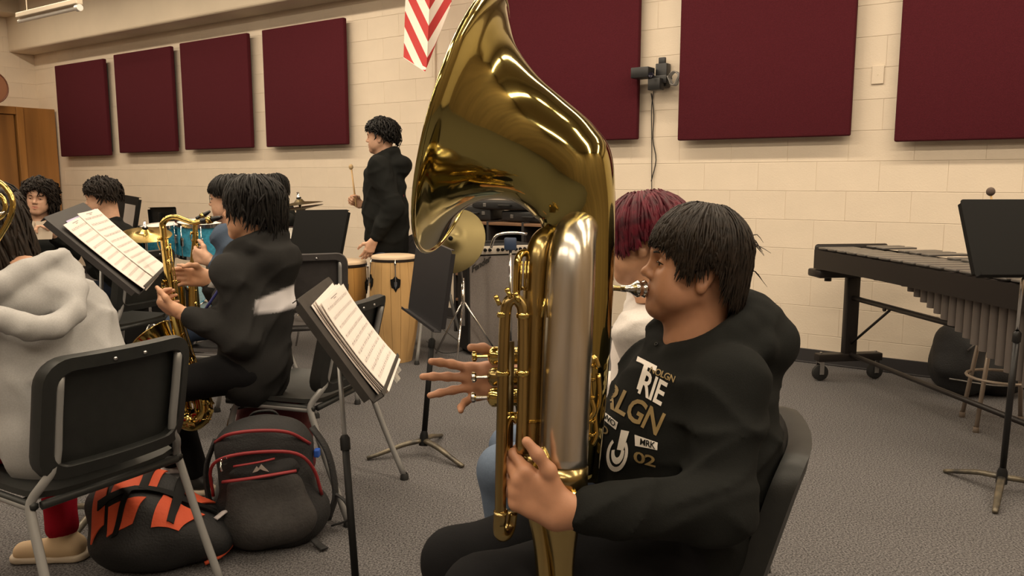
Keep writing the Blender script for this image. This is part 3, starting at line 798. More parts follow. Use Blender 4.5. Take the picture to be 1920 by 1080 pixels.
# shorter, wider drum on a stand
qb = at(641, 500, 5.95); qb.z = .0; ztop = at(641, 488, 5.95).z
bq = V(qb.x, qb.y, ztop - .42)
conga('hand_drum', 'shorter honey coloured hand drum on a black stand by the standing boy', bq, .42, .172, .176, .140, 16, m_wood2, .3)
t = thing('drum_stand', 'black tripod stand under the shorter hand drum', 'stand', V(bq.x, bq.y, 0))
bm = B(); tube(bm, [bq + V(.15 * math.cos(a), .15 * math.sin(a), -.012) for a in [k * 2 * PI / 20 for k in range(20)]], .010, 8, close=True); obj('ring', bm, m_black, t, True)
for k in range(3):
    a = .6 + k * 2 * PI / 3; d = V(math.cos(a), math.sin(a), 0)
    bm = B(); tube(bm, [bq + d * .15 + V(0, 0, -.014), V(bq.x, bq.y, .16) + d * .06, V(bq.x, bq.y, .012) + d * .26], .010, 8); lg = obj('leg', bm, m_black, t, True)
# ================================================================ amplifier, tilted upright
m_grille = mat('amp_grille', (.27, .24, .225), .85, col2=(.17, .15, .14), scale=260, bump=.3, bscale=300)
m_tolex = mat('black_tolex', (.014, .014, .015), .7, bump=.3, bscale=260)
aw, ad = .50, .26
a0 = fl(880, 668); ax_ = V(.92, .39, 0).normalized()
afw = V(0, 0, 1).cross(ax_); afw = -afw if afw.y > 0 else afw
ah = .80
ac = a0 + ax_ * aw / 2 - afw * ad / 2 + V(0, 0, ah / 2 + .025)
Ra = axes(x=ax_, z=V(0, 0, 1))
t = thing('guitar_amplifier', 'upright guitar amplifier with grey grille cloth and script nameplate', 'amplifier', V(ac.x, ac.y, 0))
bm = B(); box(bm, ac - afw * .012, (aw, ad - .03, ah), Ra, .012, 3); obj('cabinet', bm, m_tolex, t, 'auto')
fc_ = ac + afw * (ad / 2 - .022)
bm = B(); box(bm, fc_ + V(0, 0, -.035), (aw - .03, .02, ah - .10), Ra, .006); obj('grille', bm, m_grille, t, 'auto')
bm = B(); box(bm, fc_ + V(0, 0, ah / 2 - .043), (aw - .03, .028, .06), Ra, .004); cp = obj('control_panel', bm, mat('amp_panel', (.62, .56, .48), .4), t, 'auto')
for k in range(11):
    bm = B(); q = fc_ + ax_ * (-.19 + .036 * k + (.03 if k > 3 else 0)) + V(0, 0, ah / 2 - .040) + afw * .012
    lathe(bm, q, afw, [(0, .0135), (.010, .012), (.02, .010), (.022, 0)], 12); obj('dial', bm, m_black, cp, 'auto')
bm = B(); box(bm, ac + V(0, 0, ah / 2 + .012), (.2, .03, .014), Ra, .005); obj('handle', bm, m_rub, t, 'auto')
for sx in (-1, 1):
    for sy in (-1, 1):
        bm = B(); lathe(bm, ac + ax_ * sx * (aw / 2 - .04) + afw * sy * (ad / 2 - .05) + V(0, 0, -ah / 2 - .025), V(0, 0, 1), [(0, 0), (0, .016), (.027, .020)], 12); obj('foot', bm, m_rub, t, 'auto')
def text_mesh(s, size, M, ext=.001, shear=0.0, bold=0.0, spacing=1.0, align='CENTER'):
    cu = bpy.data.curves.new('lettering', 'FONT'); cu.body = s; cu.size = size; cu.extrude = ext; cu.shear = shear; cu.offset = bold; cu.align_x = align; cu.align_y = 'CENTER'; cu.space_character = spacing; cu.resolution_u = 3
    o = bpy.data.objects.new('lettering', cu); COL.objects.link(o)
    bpy.context.view_layer.update()
    d = bpy.data.meshes.new_from_object(o.evaluated_get(bpy.context.evaluated_depsgraph_get()))
    bpy.data.objects.remove(o); bpy.data.curves.remove(cu)
    if M is not None: d.transform(M)
    return d
Xr = ax_; Yr = (V(0, 0, 1) + ax_ * .42).normalized()
tx = text_mesh('Fender', .058, None, .003, .5, .0012)
Mt = Matrix((Xr * .9 + V(0, 0, .5), V(0, 0, 1) - Xr * .35, afw)).transposed().to_4x4(); Mt.translation = fc_ + ax_ * -.155 + V(0, 0, ah / 2 - .145) + afw * .013
tx.transform(Mt); obj('nameplate', tx, mat('nameplate_grey', (.035, .033, .032), .4), t)
# ================================================================ open shelf with odds and ends behind the bell
m_shelf = mat('shelf_wood', (.20, .105, .055), .55, var=.15, scale=6)
m_shelfd = mat('shelf_dark', (.030, .026, .025), .6)
s0 = at(848, 640, 6.35); s0.z = 0
sx_ = -W_D; sw, sd, sh = 1.05, .42, 1.10
s0 = wp(0, 0, .28) * 0 + Vector((at(940, 500, 6.5).x, at(940, 500, 6.5).y, 0))
u_s = s0.dot(W_D)
shc = wp(u_s, 0, .30)
t = thing('shelf_unit', 'low open shelf unit against the wall behind the amplifier', 'shelf', shc)
Rs = R_w
for k, z in enumerate((.06, .28, .50, .72, .94)):
    bm = B(); box(bm, shc + V(0, 0, z), (sw, sd, .022), Rs, .003); obj('shelf', bm, m_shelf, t)
for s in (-1, -.33, .33, 1):
    bm = B(); box(bm, shc + W_D * s * (sw / 2) + V(0, 0, sh / 2 - .07), (.022, sd + .004, sh - .14), Rs, .003); obj('divider', bm, m_shelfd, t)
bm = B(); box(bm, shc + W_N * (sd / 2 + .006) + V(0, 0, .5), (sw, .01, .95), Rs); obj('back_board', bm, m_shelfd, t)
m_case = mat('black_case', (.010, .010, .011), .55, bump=.2, bscale=120)
cols = [(.05, .02, .015), (.012, .012, .014), (.09, .05, .03), (.02, .03, .06)]
rr = random.Random(4)
def slab(name, label, c, size, R, m, cat, group=None, bev=.02):
    t = thing(name, label, cat, c - V(0, 0, size[2] / 2), group)
    bm = B(); box(bm, c, size, R, bev, 3); o = obj('shell', bm, m, t, 'auto')
    f = R @ V(0, -1, 0)
    if f.y > 0: f = -f
    for s in (-1, 1):
        bm = B(); box(bm, c + f * (size[1] / 2) + R @ V(s * size[0] * .3, 0, 0), (.03, .01, min(.03, size[2] * .4)), R, .003); obj('latch', bm, m_grey, t)
    bm = B(); q = c + f * (size[1] / 2); X = R @ V(1, 0, 0); tube(bm, [q - X * .06, q - X * .05 + f * .03, q + X * .05 + f * .03, q + X * .06], .008, 6); obj('handle', bm, m_rub, t, True)
    return t
names = [('slim black instrument case lying on top of the shelf unit', .30, .62, .09, .0), ('second black case lying across the first on the shelf unit', .05, .70, .08, .095), ('short dark case on the shelf top nearest the taller hand drum', -.30, .34, .13, .0), ('small brown box on the cases of the shelf top', .2, .25, .07, .18)]
for i, (l, du, ln, hh, dz) in enumerate(names):
    slab('instrument_case', l, shc - W_D * (du - .1) + V(0, 0, .955 + dz + hh / 2), (ln, .26, hh), R_w @ Matrix.Rotation(.12 * (i - 1), 3, 'Z'), m_case if i != 3 else m_shelf, 'case', 'cases on the shelf unit')
for k in range(9):
    u_ = (-.34, 0, .34)[k % 3]; z_ = (.071, .291, .511)[k // 3]
    hgt = rr.uniform(.09, .16); c = shc + W_D * (u_ + rr.uniform(-.05, .05)) + V(0, 0, z_ + hgt / 2) - W_N * rr.uniform(0, .05)
    cc_ = cols[k % 4]
    tt = thing('storage_box', ['reddish dark', 'black', 'brown', 'navy'][k % 4] + ' box in the ' + ['bottom', 'second', 'third'][k // 3] + ' row of the shelf unit, ' + ['wall camera end', 'middle', 'hand drum end'][k % 3], 'box', c - V(0, 0, hgt / 2), 'boxes in the shelf unit')
    bm = B(); box(bm, c, (.22, .24, hgt), R_w, .008); obj('carton', bm, mat('box_%s' % ['a', 'b', 'c', 'd'][k % 4], cc_, .7), tt); bm = B(); box(bm, c + V(0, 0, hgt / 2 - .012), (.228, .248, .03), R_w, .006); obj('lid', bm, mat('box_lid_%s' % ['a', 'b', 'c', 'd'][k % 4], tuple(x * 1.5 for x in cc_), .7), tt)
# dark folding music rack leaning in front of shelf: tall folder cabinet by the amplifier
# ================================================================ marching horn bell hanging behind the tuba
m_brassd = mat('dull_brass', (.17, .135, .06), .42, .9, rvar=.1, scale=8)
cym_c = at(852, 452, 5.6)
t = thing('suspended_cymbal', 'large dull brass cymbal tilted on a stand behind the bell rim', 'cymbal', cym_c)
n_ = (C0 - cym_c).normalized() * .72 + V(-.35, 0, .25); n_.normalize()
bm = B(); lathe(bm, cym_c, n_, [(.0, .235), (.012, .20), (.024, .12), (.032, .06), (.050, .045), (.058, .02), (.058, .008)], 40); lathe(bm, cym_c - n_ * .003, n_, [(.0, .235), (.012, .20), (.024, .12), (.032, .06), (.050, .045), (.058, .02), (.058, .008)], 40); obj('plate', bm, m_brassd, t, True)
bm = B(); lathe(bm, cym_c + n_ * .055, n_, [(0, .006), (.0, .016), (.014, .016), (.018, .006), (.03, .006), (.03, 0)], 12); obj('felt_nut', bm, m_black, t, True)
bm = B(); fo_ = V(cym_c.x + .05, cym_c.y + .12, 0); tube(bm, [cym_c + n_ * .07, cym_c - n_ * .05, V(fo_.x, fo_.y, .55)], .009, 8); obj('arm', bm, m_chrome, t, True)
bm = B(); tube(bm, [V(fo_.x, fo_.y, .25), V(fo_.x, fo_.y, .60)], .013, 10); obj('post', bm, m_chrome, t, True)
for k in range(3):
    d = V(math.cos(.4 + k * 2.094), math.sin(.4 + k * 2.094), 0); bm = B(); tube(bm, [V(fo_.x, fo_.y, .42) + d * .012, V(fo_.x, fo_.y, .012) + d * .27], .008, 8); obj('leg', bm, m_chrome, t, True)
# ================================================================ drum kit
m_cyan = mat('cyan_wrap', (.05, .30, .46), .25, var=.2, scale=60, coat=.4)
def drum(name, label, c, axis, r, dep, m, cat='drum', head=None, lugs=8, front=None):
    axis = axis.normalized(); t = thing(name, label, cat, c)
    bm = B(); lathe(bm, c - axis * dep / 2, axis, [(0, r - .006), (0, r), (dep, r), (dep, r - .006)], 36); obj('shell', bm, m, t, 'auto')
    for s in (-1, 1):
        e = c + axis * s * dep / 2; bm = B(); lathe(bm, e - axis * .012, axis, [(0, r), (0, r + .012), (.024, r + .012), (.024, r)], 36); obj('hoop', bm, m_chrome if r < .25 else m_black, t, 'auto')
        bm = B(); lathe(bm, e + axis * s * .004, axis * s, [(0, r + .002), (.003, r - .01), (.004, 0)], 36); obj('drumhead', bm, (head or mat('coated_head', (.75, .72, .66), .6)), t, True)
    x = axis.orthogonal().normalized(); y = axis.cross(x)
    for k in range(lugs):
        d = x * math.cos(k * 2 * PI / lugs + .3) + y * math.sin(k * 2 * PI / lugs + .3)
        bm = B(); box(bm, c + d * (r + .010), (.026, .020, min(.06, dep * .4)), axes(y=d, z=axis), .006); lg = obj('lug', bm, m_chrome, t, 'auto')
        bm = B(); tube(bm, [c + d * (r + .016) - axis * dep * .5, c + d * (r + .016) + axis * dep * .5], .004, 6); obj('tension_rod', bm, m_chrome, lg, True)
    return t
bd = at(292, 540, 5.75)
drum('bass_drum', 'black fronted bass drum low behind the brass saxophone', V(bd.x - .02, bd.y + .2, .31), V(.12, -1, 0), .29, .40, m_cyan, head=mat('black_head', (.012, .012, .013), .35))
ty = text_mesh('YAMAHA', .062, None, .001, 0, .001, 1.05)
fdir = V(.12, -1, 0).normalized(); Xd = V(0, 0, 1).cross(fdir); Xd = -Xd if Xd.x < 0 else Xd
lc = V(bd.x - .02, bd.y + .2, .31) + fdir * .212
Mt = Matrix((Xd, V(0, 0, 1), Xd.cross(V(0, 0, 1)))).transposed().to_4x4(); pz = at(303, 540, 5.7).z
Mt.translation = lc + V(.05, 0, pz - lc.z); ty.transform(Mt)
bmy = B(); bmy.from_mesh(ty)
q = Mt.translation - Xd * .19
tube(bmy, [q + Xd * .028 * math.cos(a) + V(0, 0, .028 * math.sin(a)) for a in [k * 2 * PI / 18 for k in range(18)]], .003, 4, close=True)
for k in range(3):
    a = PI / 2 + k * 2 * PI / 3; tube(bmy, [q, q + Xd * .027 * math.cos(a) + V(0, 0, .027 * math.sin(a))], .0025, 4)
lo_ = obj('maker_lettering', bmy, mat('print_white', (.42, .40, .38), .5), bpy.data.objects['bass_drum'])
d1 = at(381, 447, 5.55); drum('tom_drum', 'cyan mounted drum with chrome rim right behind the saxophone neck', d1, V(.03, -.10, 1), .165, .22, m_cyan)
d2 = at(309, 450, 5.6); drum('tom_drum', 'cyan drum with chrome rods, left of the other cyan drum'.replace('left of the other cyan drum', 'next to the gold cymbal'), d2, V(-.05, -.08, 1), .15, .20, m_cyan)
def standpost(c, name, label, cat, r, tilt, mplate, hh=.0, two=False):
    t = thing(name, label, cat, V(c.x, c.y, 0))
    n_ = Vector(tilt).normalized()
    for s in ((0, 1) if two else (0,)):
        pr_ = [(0, r), (.006, r * .8), (.014, r * .4), (.018, r * .22), (.036, r * .14), (.040, .006)]
        if s: pr_ = [(-a - .02, b) for a, b in pr_]
        bm = B(); lathe(bm, c, n_, pr_, 36); lathe(bm, c - n_ * .002, n_, pr_, 36); obj('plate', bm, mplate, t, True)
    bm = B(); tube(bm, [c + n_ * .09, c - n_ * .05, V(c.x, c.y, .75), V(c.x, c.y, .2)], .010, 8); obj('post', bm, m_chrome, t, True)
    bm = B(); lathe(bm, c + n_ * .04, n_, [(0, .018), (.012, .018), (.012, .008), (.03, .01), (.03, 0)], 10); obj('nut', bm, m_black, t, True)
    for k in range(3):
        d = V(math.cos(k * 2.094), math.sin(k * 2.094), 0); bm = B(); tube(bm, [V(c.x, c.y, .38), V(c.x, c.y, .012) + d * .25], .008, 8); obj('leg', bm, m_chrome, t, True)
    return t
m_cym = mat('cymbal_brass', (.62, .44, .13), .25, 1.0)
standpost(at(273, 440, 5.2), 'crash_cymbal', 'small gold cymbal behind the boy in the black jacket', 'cymbal', .16, (.1, -.25, 1), m_cym)
standpost(at(562, 383, 5.9), 'hi_hat', 'dark pair of cymbals on a stand beside the hidden drummer', 'cymbal', .17, (-.12, -.02, 1), mat('cymbal_dark', (.12, .09, .04), .4, 1.0), two=True)
d3 = at(545, 455, 5.9); drum('snare_drum', 'chrome snare drum half hidden behind the dark hooded saxophone player', d3, V(.05, -.2, 1), .16, .13, m_chrome)
t = thing('snare_stand', 'chrome stand under the snare drum', 'stand', V(d3.x, d3.y, 0))
bm = B(); tube(bm, [V(d3.x, d3.y, .3), d3 + V(0, 0, -.085)], .011, 8); obj('post', bm, m_chrome, t, True)
for k in range(3):
    d = V(math.cos(k * 2.094), math.sin(k * 2.094), 0); bm = B(); tube(bm, [V(d3.x, d3.y, .38), V(d3.x, d3.y, .012) + d * .25], .008, 8); obj('leg', bm, m_chrome, t, True)
for tm, nm in ((d1, 'mounted cyan drum by the saxophone neck'), (d2, 'cyan drum next to the gold cymbal')):
    t = thing('drum_holder', 'chrome holder under the ' + nm, 'stand', V(tm.x, tm.y, 0))
    bm = B(); tube(bm, [V(tm.x, tm.y + .05, .2), tm + V(0, .05, -.14)], .011, 8); obj('post', bm, m_chrome, t, True)
    for k in range(3):
        d = V(math.cos(1 + k * 2.094), math.sin(1 + k * 2.094), 0); bm = B(); tube(bm, [V(tm.x, tm.y + .05, .36), V(tm.x, tm.y + .05, .012) + d * .2], .008, 8); obj('leg', bm, m_chrome, t, True)
# small dark blue stool-top thing with chrome stand above the amplifier
pn = at(957, 452, 5.75)
t = thing('microphone_stand', 'chrome stand with a dark blue clamp above the amplifier', 'stand', V(pn.x, pn.y, 0))
bm = B(); tube(bm, [V(pn.x, pn.y, .02), pn], .012, 8); obj('post', bm, m_chrome, t, True)
bm = B(); box(bm, pn + V(0, 0, -.02), (.09, .05, .09), None, .012); obj('clamp', bm, mat('navy_plastic', (.03, .05, .10), .4), t, 'auto')
bm = B(); tube(bm, [pn + V(-.14, 0, -.05), pn + V(-.10, 0, .04), pn + V(.02, 0, .06), pn + V(.12, 0, .05)], .010, 8, n=4); obj('boom', bm, m_chrome, t, True)
bm = B(); lathe(bm, V(pn.x, pn.y, 0), V(0, 0, 1), [(0, 0), (0, .13), (.015, .125), (.03, .02)], 24); obj('base', bm, m_black, t, 'auto')
# ================================================================ mallet instrument on the right
m_frame = mat('frame_black', (.014, .011, .010), .45, spec=.35)
m_bar = mat('grey_bar', (.20, .19, .18), .35, .7, rvar=.08)
m_res = mat('resonator', (.135, .115, .105), .45, .3)
E0 = fl(1588, 712)                       # left end column foot
ex = V(.30, -.955, 0)                     # long axis towards the camera
q1 = at(1590, 476, 4.70); 
ex = (fl(1900, 838, .12) - fl(1588, 700, .12)); ex.z = 0; ex.normalize()
ey = V(0, 0, 1).cross(ex); ey = ey if ey.dot(W_N) > 0 else -ey      # towards the wall
vib = thing('mallet_percussion', 'long black framed mallet instrument with grey bars on casters by the wall', 'instrument', E0)
H_T = .90; LEN = 2.05
def vp(a, b, z): return E0 + ex * a + ey * b + V(0, 0, z)
Rv = axes(x=ex, z=V(0, 0, 1))
# end column, foot, casters
for a in (0.0, LEN - .1):
    bm = B(); box(bm, vp(a, 0, .46), (.055, .085, .60), Rv, .008); obj('column', bm, m_frame, vib, 'auto')
    bm = B(); box(bm, vp(a, 0, .155), (.07, .44, .05), Rv, .006); obj('foot', bm, m_frame, vib, 'auto')
    for s in (-1, 1):
        c = vp(a, s * .19, .055)
        bm = B(); lathe(bm, c - ex * .016 + V(0, 0, 0), ex, [(0, .0), (0, .040), (.005, .052), (.027, .052), (.032, .040), (.032, 0)], 24); w = obj('caster_wheel', bm, m_rub, vib, 'auto')
        bm = B(); box(bm, c - ex * .024 + V(0, 0, .035), (.004, .03, .09), Rv, .001); box(bm, c + ex * .024 + V(0, 0, .035), (.004, .03, .09), Rv, .001); box(bm, c + V(0, 0, .082), (.052, .036, .008), Rv, .001); tube(bm, [c + V(0, 0, .084), c + V(0, 0, .135)], .008, 8); obj('caster_fork', bm, m_chrome, vib)
    bm = B(); box(bm, vp(a - .02, 0, .705), (.16, .52, .05), Rv, .012, 2); obj('end_bracket', bm, m_frame, vib, 'auto')
    for s in (-1, 1):
        bm = B(); tube(bm, [vp(a, s * .17, .655), vp(a, s * .17, .69)], .022, 12); obj('bolt', bm, m_frame, vib, 'auto')
    bm = B(); box(bm, vp(a - .035, 0, .82), (.035, .50, .14), Rv, .02, 3); obj('end_board', bm, m_frame, vib, 'auto')
bm = B(); plate(bm, vp(-.056, -.03, .815), -ey, V(0, 0, 1), [(.012 * math.sin(x) * (1.2 if math.cos(x) > 0 else .7), .03 * math.cos(x)) for x in [k * .52 for k in range(12)]], .003); obj('badge', bm, mat('badge_gold', (.6, .5, .3), .3, .8), vib)
# side rails
bm = B(); g = []
for (b, w0, w1) in ((-.25, 0, 0),):
    pts = [(-.03, .735, .855), (.25, .740, .855), (.6, .745, .855), (LEN - .1, .745, .855)]
    bm = B(); shell(bm, [[vp(a, -.245, z0), vp(a, -.245, z1)] for a, z0, z1 in pts], .022); obj('front_rail', bm, m_frame, vib, 'auto')
    bm = B(); shell(bm, [[vp(a, .21 - .04 * i, z0 + .01), vp(a, .21 - .04 * i, z1)] for i, (a, z0, z1) in enumerate(pts)], .022); obj('back_rail', bm, m_frame, vib, 'auto')
for b in (-.17, -.04, .03, .15):
    bm = B(); box(bm, vp(LEN / 2 - .06, b, .858), (LEN - .1, .016, .012), Rv, .003); obj('bar_rail', bm, m_frame, vib)
nb = 17
for k in range(nb):
    a = .03 + k * (LEN - .18) / nb; ln = .24 + .16 * k / nb
    bm = B(); box(bm, vp(a + .03, -.255 + ln / 2 + .0, .870), (.086, ln, .012), Rv, .004); obj('bar', bm, m_bar, vib, 'auto')
for k in range(nb - 1):
    if k % 7 in (2, 6): continue
    a = .03 + (k + .5) * (LEN - .18) / nb; ln = .22 + .12 * k / nb
    bm = B(); box(bm, vp(a + .03, .03 + ln / 2, .882), (.070, ln, .012), Rv, .004); obj('bar', bm, m_bar, vib, 'auto')
for k in range(22):
    a = .76 + k * .0565; L_r = .01 + .36 * max(0, a - .80)
    bm = B(); tube(bm, [vp(a, -.17, .80), vp(a, -.17, .745 - L_r)], .026, 14); obj('resonator', bm, m_res, vib, 'auto')
for k in range(18):
    a = .80 + k * .066; L_r = .01 + .33 * max(0, a - .84)
    bm = B(); tube(bm, [vp(a, .10, .80), vp(a, .10, .755 - L_r)], .026, 14); obj('resonator', bm, m_res, vib, 'auto')
bm = B(); tube(bm, [vp(.0, 0, .545), vp(LEN - .1, 0, .545)], .017, 10); obj('upper_brace', bm, m_frame, vib, True)
bm = B(); tube(bm, [vp(.0, 0, .175), vp(LEN - .1, 0, .175)], .015, 10); obj('lower_brace', bm, m_frame, vib, True)
bm = B(); tube(bm, [vp(.03, 0, .25), vp(.42, 0, .53)], .008, 8); obj('diagonal_brace', bm, m_frame, vib, True)
bm = B(); lathe(bm, vp(.42, -.03, .535), -ey, [(0, .0), (0, .012), (.012, .012), (.012, 0)], 10); obj('brace_bolt', bm, m_frame, vib)
# stool and black bag beyond it
sc_ = fl(1872, 800)
t = thing('stool', 'wooden legged stool behind the mallet instrument', 'stool', sc_)
m_stool = mat('stool_metal', (.30, .24, .19), .4, .3)
for k in range(4):
    d = V(math.cos(.5 + k * PI / 2), math.sin(.5 + k * PI / 2), 0); bm = B(); tube(bm, [sc_ + d * .12 + V(0, 0, .58), sc_ + d * .20 + V(0, 0, .01)], .011, 10); lg = obj('leg', bm, m_stool, t, True)
    bm = B(); lathe(bm, sc_ + d * .20, V(0, 0, 1), [(0, .0), (0, .016), (.03, .014)], 10); obj('foot', bm, m_stool, lg, True)
bm = B(); tube(bm, [sc_ + V(.168 * math.cos(a), .168 * math.sin(a), .27) for a in [k * 2 * PI / 24 for k in range(24)]], .008, 8, close=True); obj('foot_ring', bm, m_stool, t, True)
bm = B(); lathe(bm, sc_ + V(0, 0, .58), V(0, 0, 1), [(0, 0), (0, .165), (.02, .17), (.035, .16), (.04, 0)], 28); obj('seat', bm, m_black, t, True)
# ================================================================ bags
m_bagblk = mat('black_nylon', (.011, .011, .012), .7, bump=.3, bscale=140)
m_baggrey = mat('grey_nylon', (.040, .037, .036), .8, var=.15, scale=40, bump=.35, bscale=120)
m_red = mat('red_trim', (.26, .018, .022), .6); m_orange = mat('orange_fabric', (.62, .085, .028), .75, bump=.2, bscale=90)
m_maro2 = mat('maroon_bag', (.11, .012, .016), .7, bump=.2, bscale=100)
gb = fl(1815, 735)
t = thing('duffel_bag', 'black bag slumped by the wall under the mallet instrument', 'bag', gb)
f = Field(); f.ell(gb + V(0, 0, .15), (.24, .20, .17)).ell(gb + V(-.08, .0, .24), (.16, .15, .17), k=.06).ell(gb + V(.15, -.03, .12), (.17, .16, .12), k=.05).cut(gb + V(0, 0, .004), (0, 0, -1), .01)
obj('body', f.mesh(.016, waves(3, .022, 26)), m_bagblk, t)
bm = B(); tube(bm, [gb + V(-.12, -.17, .30), gb + V(-.02, -.22, .42), gb + V(.08, -.2, .40), gb + V(.10, -.19, .25)], .018, 8, n=5, flat=.3); obj('strap', bm, m_grey, t, True)
bm = B(); tube(bm, [gb + V(-.2, -.14, .12), gb + V(0, -.215, .10), gb + V(.2, -.17, .08)], .005, 6, n=5); obj('zip', bm, m_grey, t, True)
t = thing('jacket', 'navy jacket draped on top of the black bag by the wall', 'jacket', gb + V(.14, .02, .36))
f = Field(); f.ell(gb + V(.12, .0, .44), (.15, .12, .10)).ell(gb + V(.22, .0, .38), (.13, .11, .09), k=.05).limb(gb + V(.02, -.08, .48), gb + V(.0, -.16, .34), .04, .03, k=.04); obj('folds', f.mesh(.012, waves(5, .014, 40)), mat('navy_cloth', (.012, .016, .035), .85), t)
bm = B(); tube(bm, [gb + V(.02, -.08, .50), gb + V(.12, -.1, .55), gb + V(.2, -.08, .5)], .016, 8, n=4, flat=.4); obj('collar', bm, mat('navy_cloth', (.012, .016, .035)), t, True)
# grey backpack with red piping before the saxophone player's chair
pb = fl(499, 1032); pb = V(pb.x + .0, pb.y + .08, 0)
Fb = (C0 - pb); Fb.z = 0; Fb = (Fb.normalized() + V(-.12, 0, 0)).normalized(); Xb = V(0, 0, 1).cross(Fb)
if Xb.x < 0: Xb = -Xb
lean = .10
def bk(x, y, z): return pb + Xb * (x - .06 * z) - Fb * (y * 1.0 + lean * z) + V(0, 0, z * .92)
t = thing('backpack', 'dark grey backpack with red piping standing in front of the chair', 'bag', pb)
f = Field(); RB = np.array(axes(x=Xb, z=V(0, 0, 1)))
f.limb(bk(0, 0, .10), bk(0, 0, .36), .115, .10, q=1.62, side=Xb).ell(bk(0, .0, .10), (.19, .125, .11), R=RB, k=.06).ell(bk(0, .02, .38), (.165, .105, .10), R=RB, k=.05).cut(pb + V(0, 0, .003), (0, 0, -1), .01)
body = obj('body', f.mesh(.009, waves(8, .006, 34)), m_bagblk, t)
f = Field(); f.limb(bk(.0, -.085, .12), bk(.0, -.075, .25), .068, .06, q=2.05, side=Xb).ell(bk(0, -.08, .10), (.155, .07, .085), R=RB, k=.05).cut(bk(0, 0, .292), (0, 0, 1), .012).cut(pb + V(0, 0, .006), (0, 0, -1), .01)
obj('front_pocket', f.mesh(.008, waves(9, .007, 30)), m_baggrey, t)
f = Field(); f.limb(bk(.0, -.06, .30), bk(.0, -.05, .34), .062, .05, q=2.0, side=Xb); obj('upper_pocket', f.mesh(.008, waves(10, .004, 40)), m_bagblk, t)
def surf_strip(name, pts, r, m, flat=.5):
    bm = B(); tube(bm, [bk(*p) for p in pts], r, 8, n=5, flat=flat); return obj(name, bm, m, t, True)
surf_strip('piping', [(-.185, -.02, .20), (-.175, -.07, .32), (-.12, -.105, .375), (0, -.115, .392), (.12, -.105, .375), (.172, -.07, .30), (.19, -.03, .18)], .006, m_red, 1)
surf_strip('piping', [(-.165, .0, .40), (-.10, -.085, .455), (0, -.10, .468), (.10, -.085, .45), (.165, -.02, .38)], .006, m_red, 1)
surf_strip('pocket_trim', [(-.13, -.125, .292), (-.02, -.146, .308), (.12, -.13, .318)], .009, m_red, .6)
surf_strip('pocket_trim', [(-.09, -.118, .345), (.0, -.125, .358), (.05, -.12, .366)], .006, m_red, .6)
bm = B(); plate(bm, bk(0.0, -.132, .335), Xb, V(0, 0, 1), [(-.026, -.012), (-.012, .010), (-.006, .002), (.004, .016), (.012, .006), (.018, .0), (.028, -.012), (.010, -.006), (0, .0), (-.010, -.008)], .004); obj('emblem', bm, mat('emblem_silver', (.55, .5, .45), .35, .5), t)
surf_strip('side_strap', [(.17, .06, .42), (.22, .04, .32), (.235, .03, .16), (.20, .03, .05)], .02, m_bagblk, .35)
surf_strip('side_strap', [(.23, .03, .16), (.27, .0, .13), (.28, .01, .06), (.21, .02, .03)], .008, m_bagblk, .5)
surf_strip('side_strap', [(-.17, .04, .40), (-.21, .02, .28), (-.20, .0, .10)], .02, m_bagblk, .35)
surf_strip('haul_loop', [(-.05, .05, .47), (-.02, .03, .50), (.04, .03, .50), (.06, .05, .46)], .010, m_bagblk, .5)
surf_strip('loose_strap', [(.15, -.08, .03), (.17, -.10, .015), (.19, -.13, .012)], .016, m_bagblk, .3)
bm = B(); lathe(bm, bk(-.115, -.118, .37), -Fb, [(-.012, .012), (0, .012)], 8); tube(bm, [bk(-.125, -.12, .375), bk(-.13, -.13, .35), bk(-.125, -.135, .335)], .004, 6); obj('zip_pull', bm, m_chrome, t, True)
bm = B(); box(bm, bk(.185, -.0, .335), (.02, .03, .03), None, .005); obj('clip', bm, mat('blue_plastic', (.02, .09, .45), .4), t)
# maroon bag beneath the chair, behind the backpack
mb = fl(495, 940); mb = V(mb.x, mb.y + .14, 0)
t = thing('backpack', 'maroon bag squeezed under the chair behind the grey backpack', 'bag', mb)
f = Field(); f.limb(mb + V(0, 0, .10), mb + V(0, .02, .32), .09, .085, q=1.9, side=(1, 0, 0)).cut(mb + V(0, 0, .003), (0, 0, -1), .01); obj('body', f.mesh(.012, waves(12, .008, 36)), m_maro2, t)
bm = B(); tube(bm, [mb + V(-.15, -.05, .36), mb + V(0, -.09, .39), mb + V(.15, -.05, .36)], .006, 6, n=4); obj('zip', bm, m_bagblk, t, True)
bm = B(); tube(bm, [mb + V(-.13, -.06, .38), mb + V(-.155, -.08, .30), mb + V(-.15, -.085, .2)], .008, 6, n=4, flat=.5); obj('strap', bm, mat('tan_strap', (.35, .22, .08), .7), t, True)
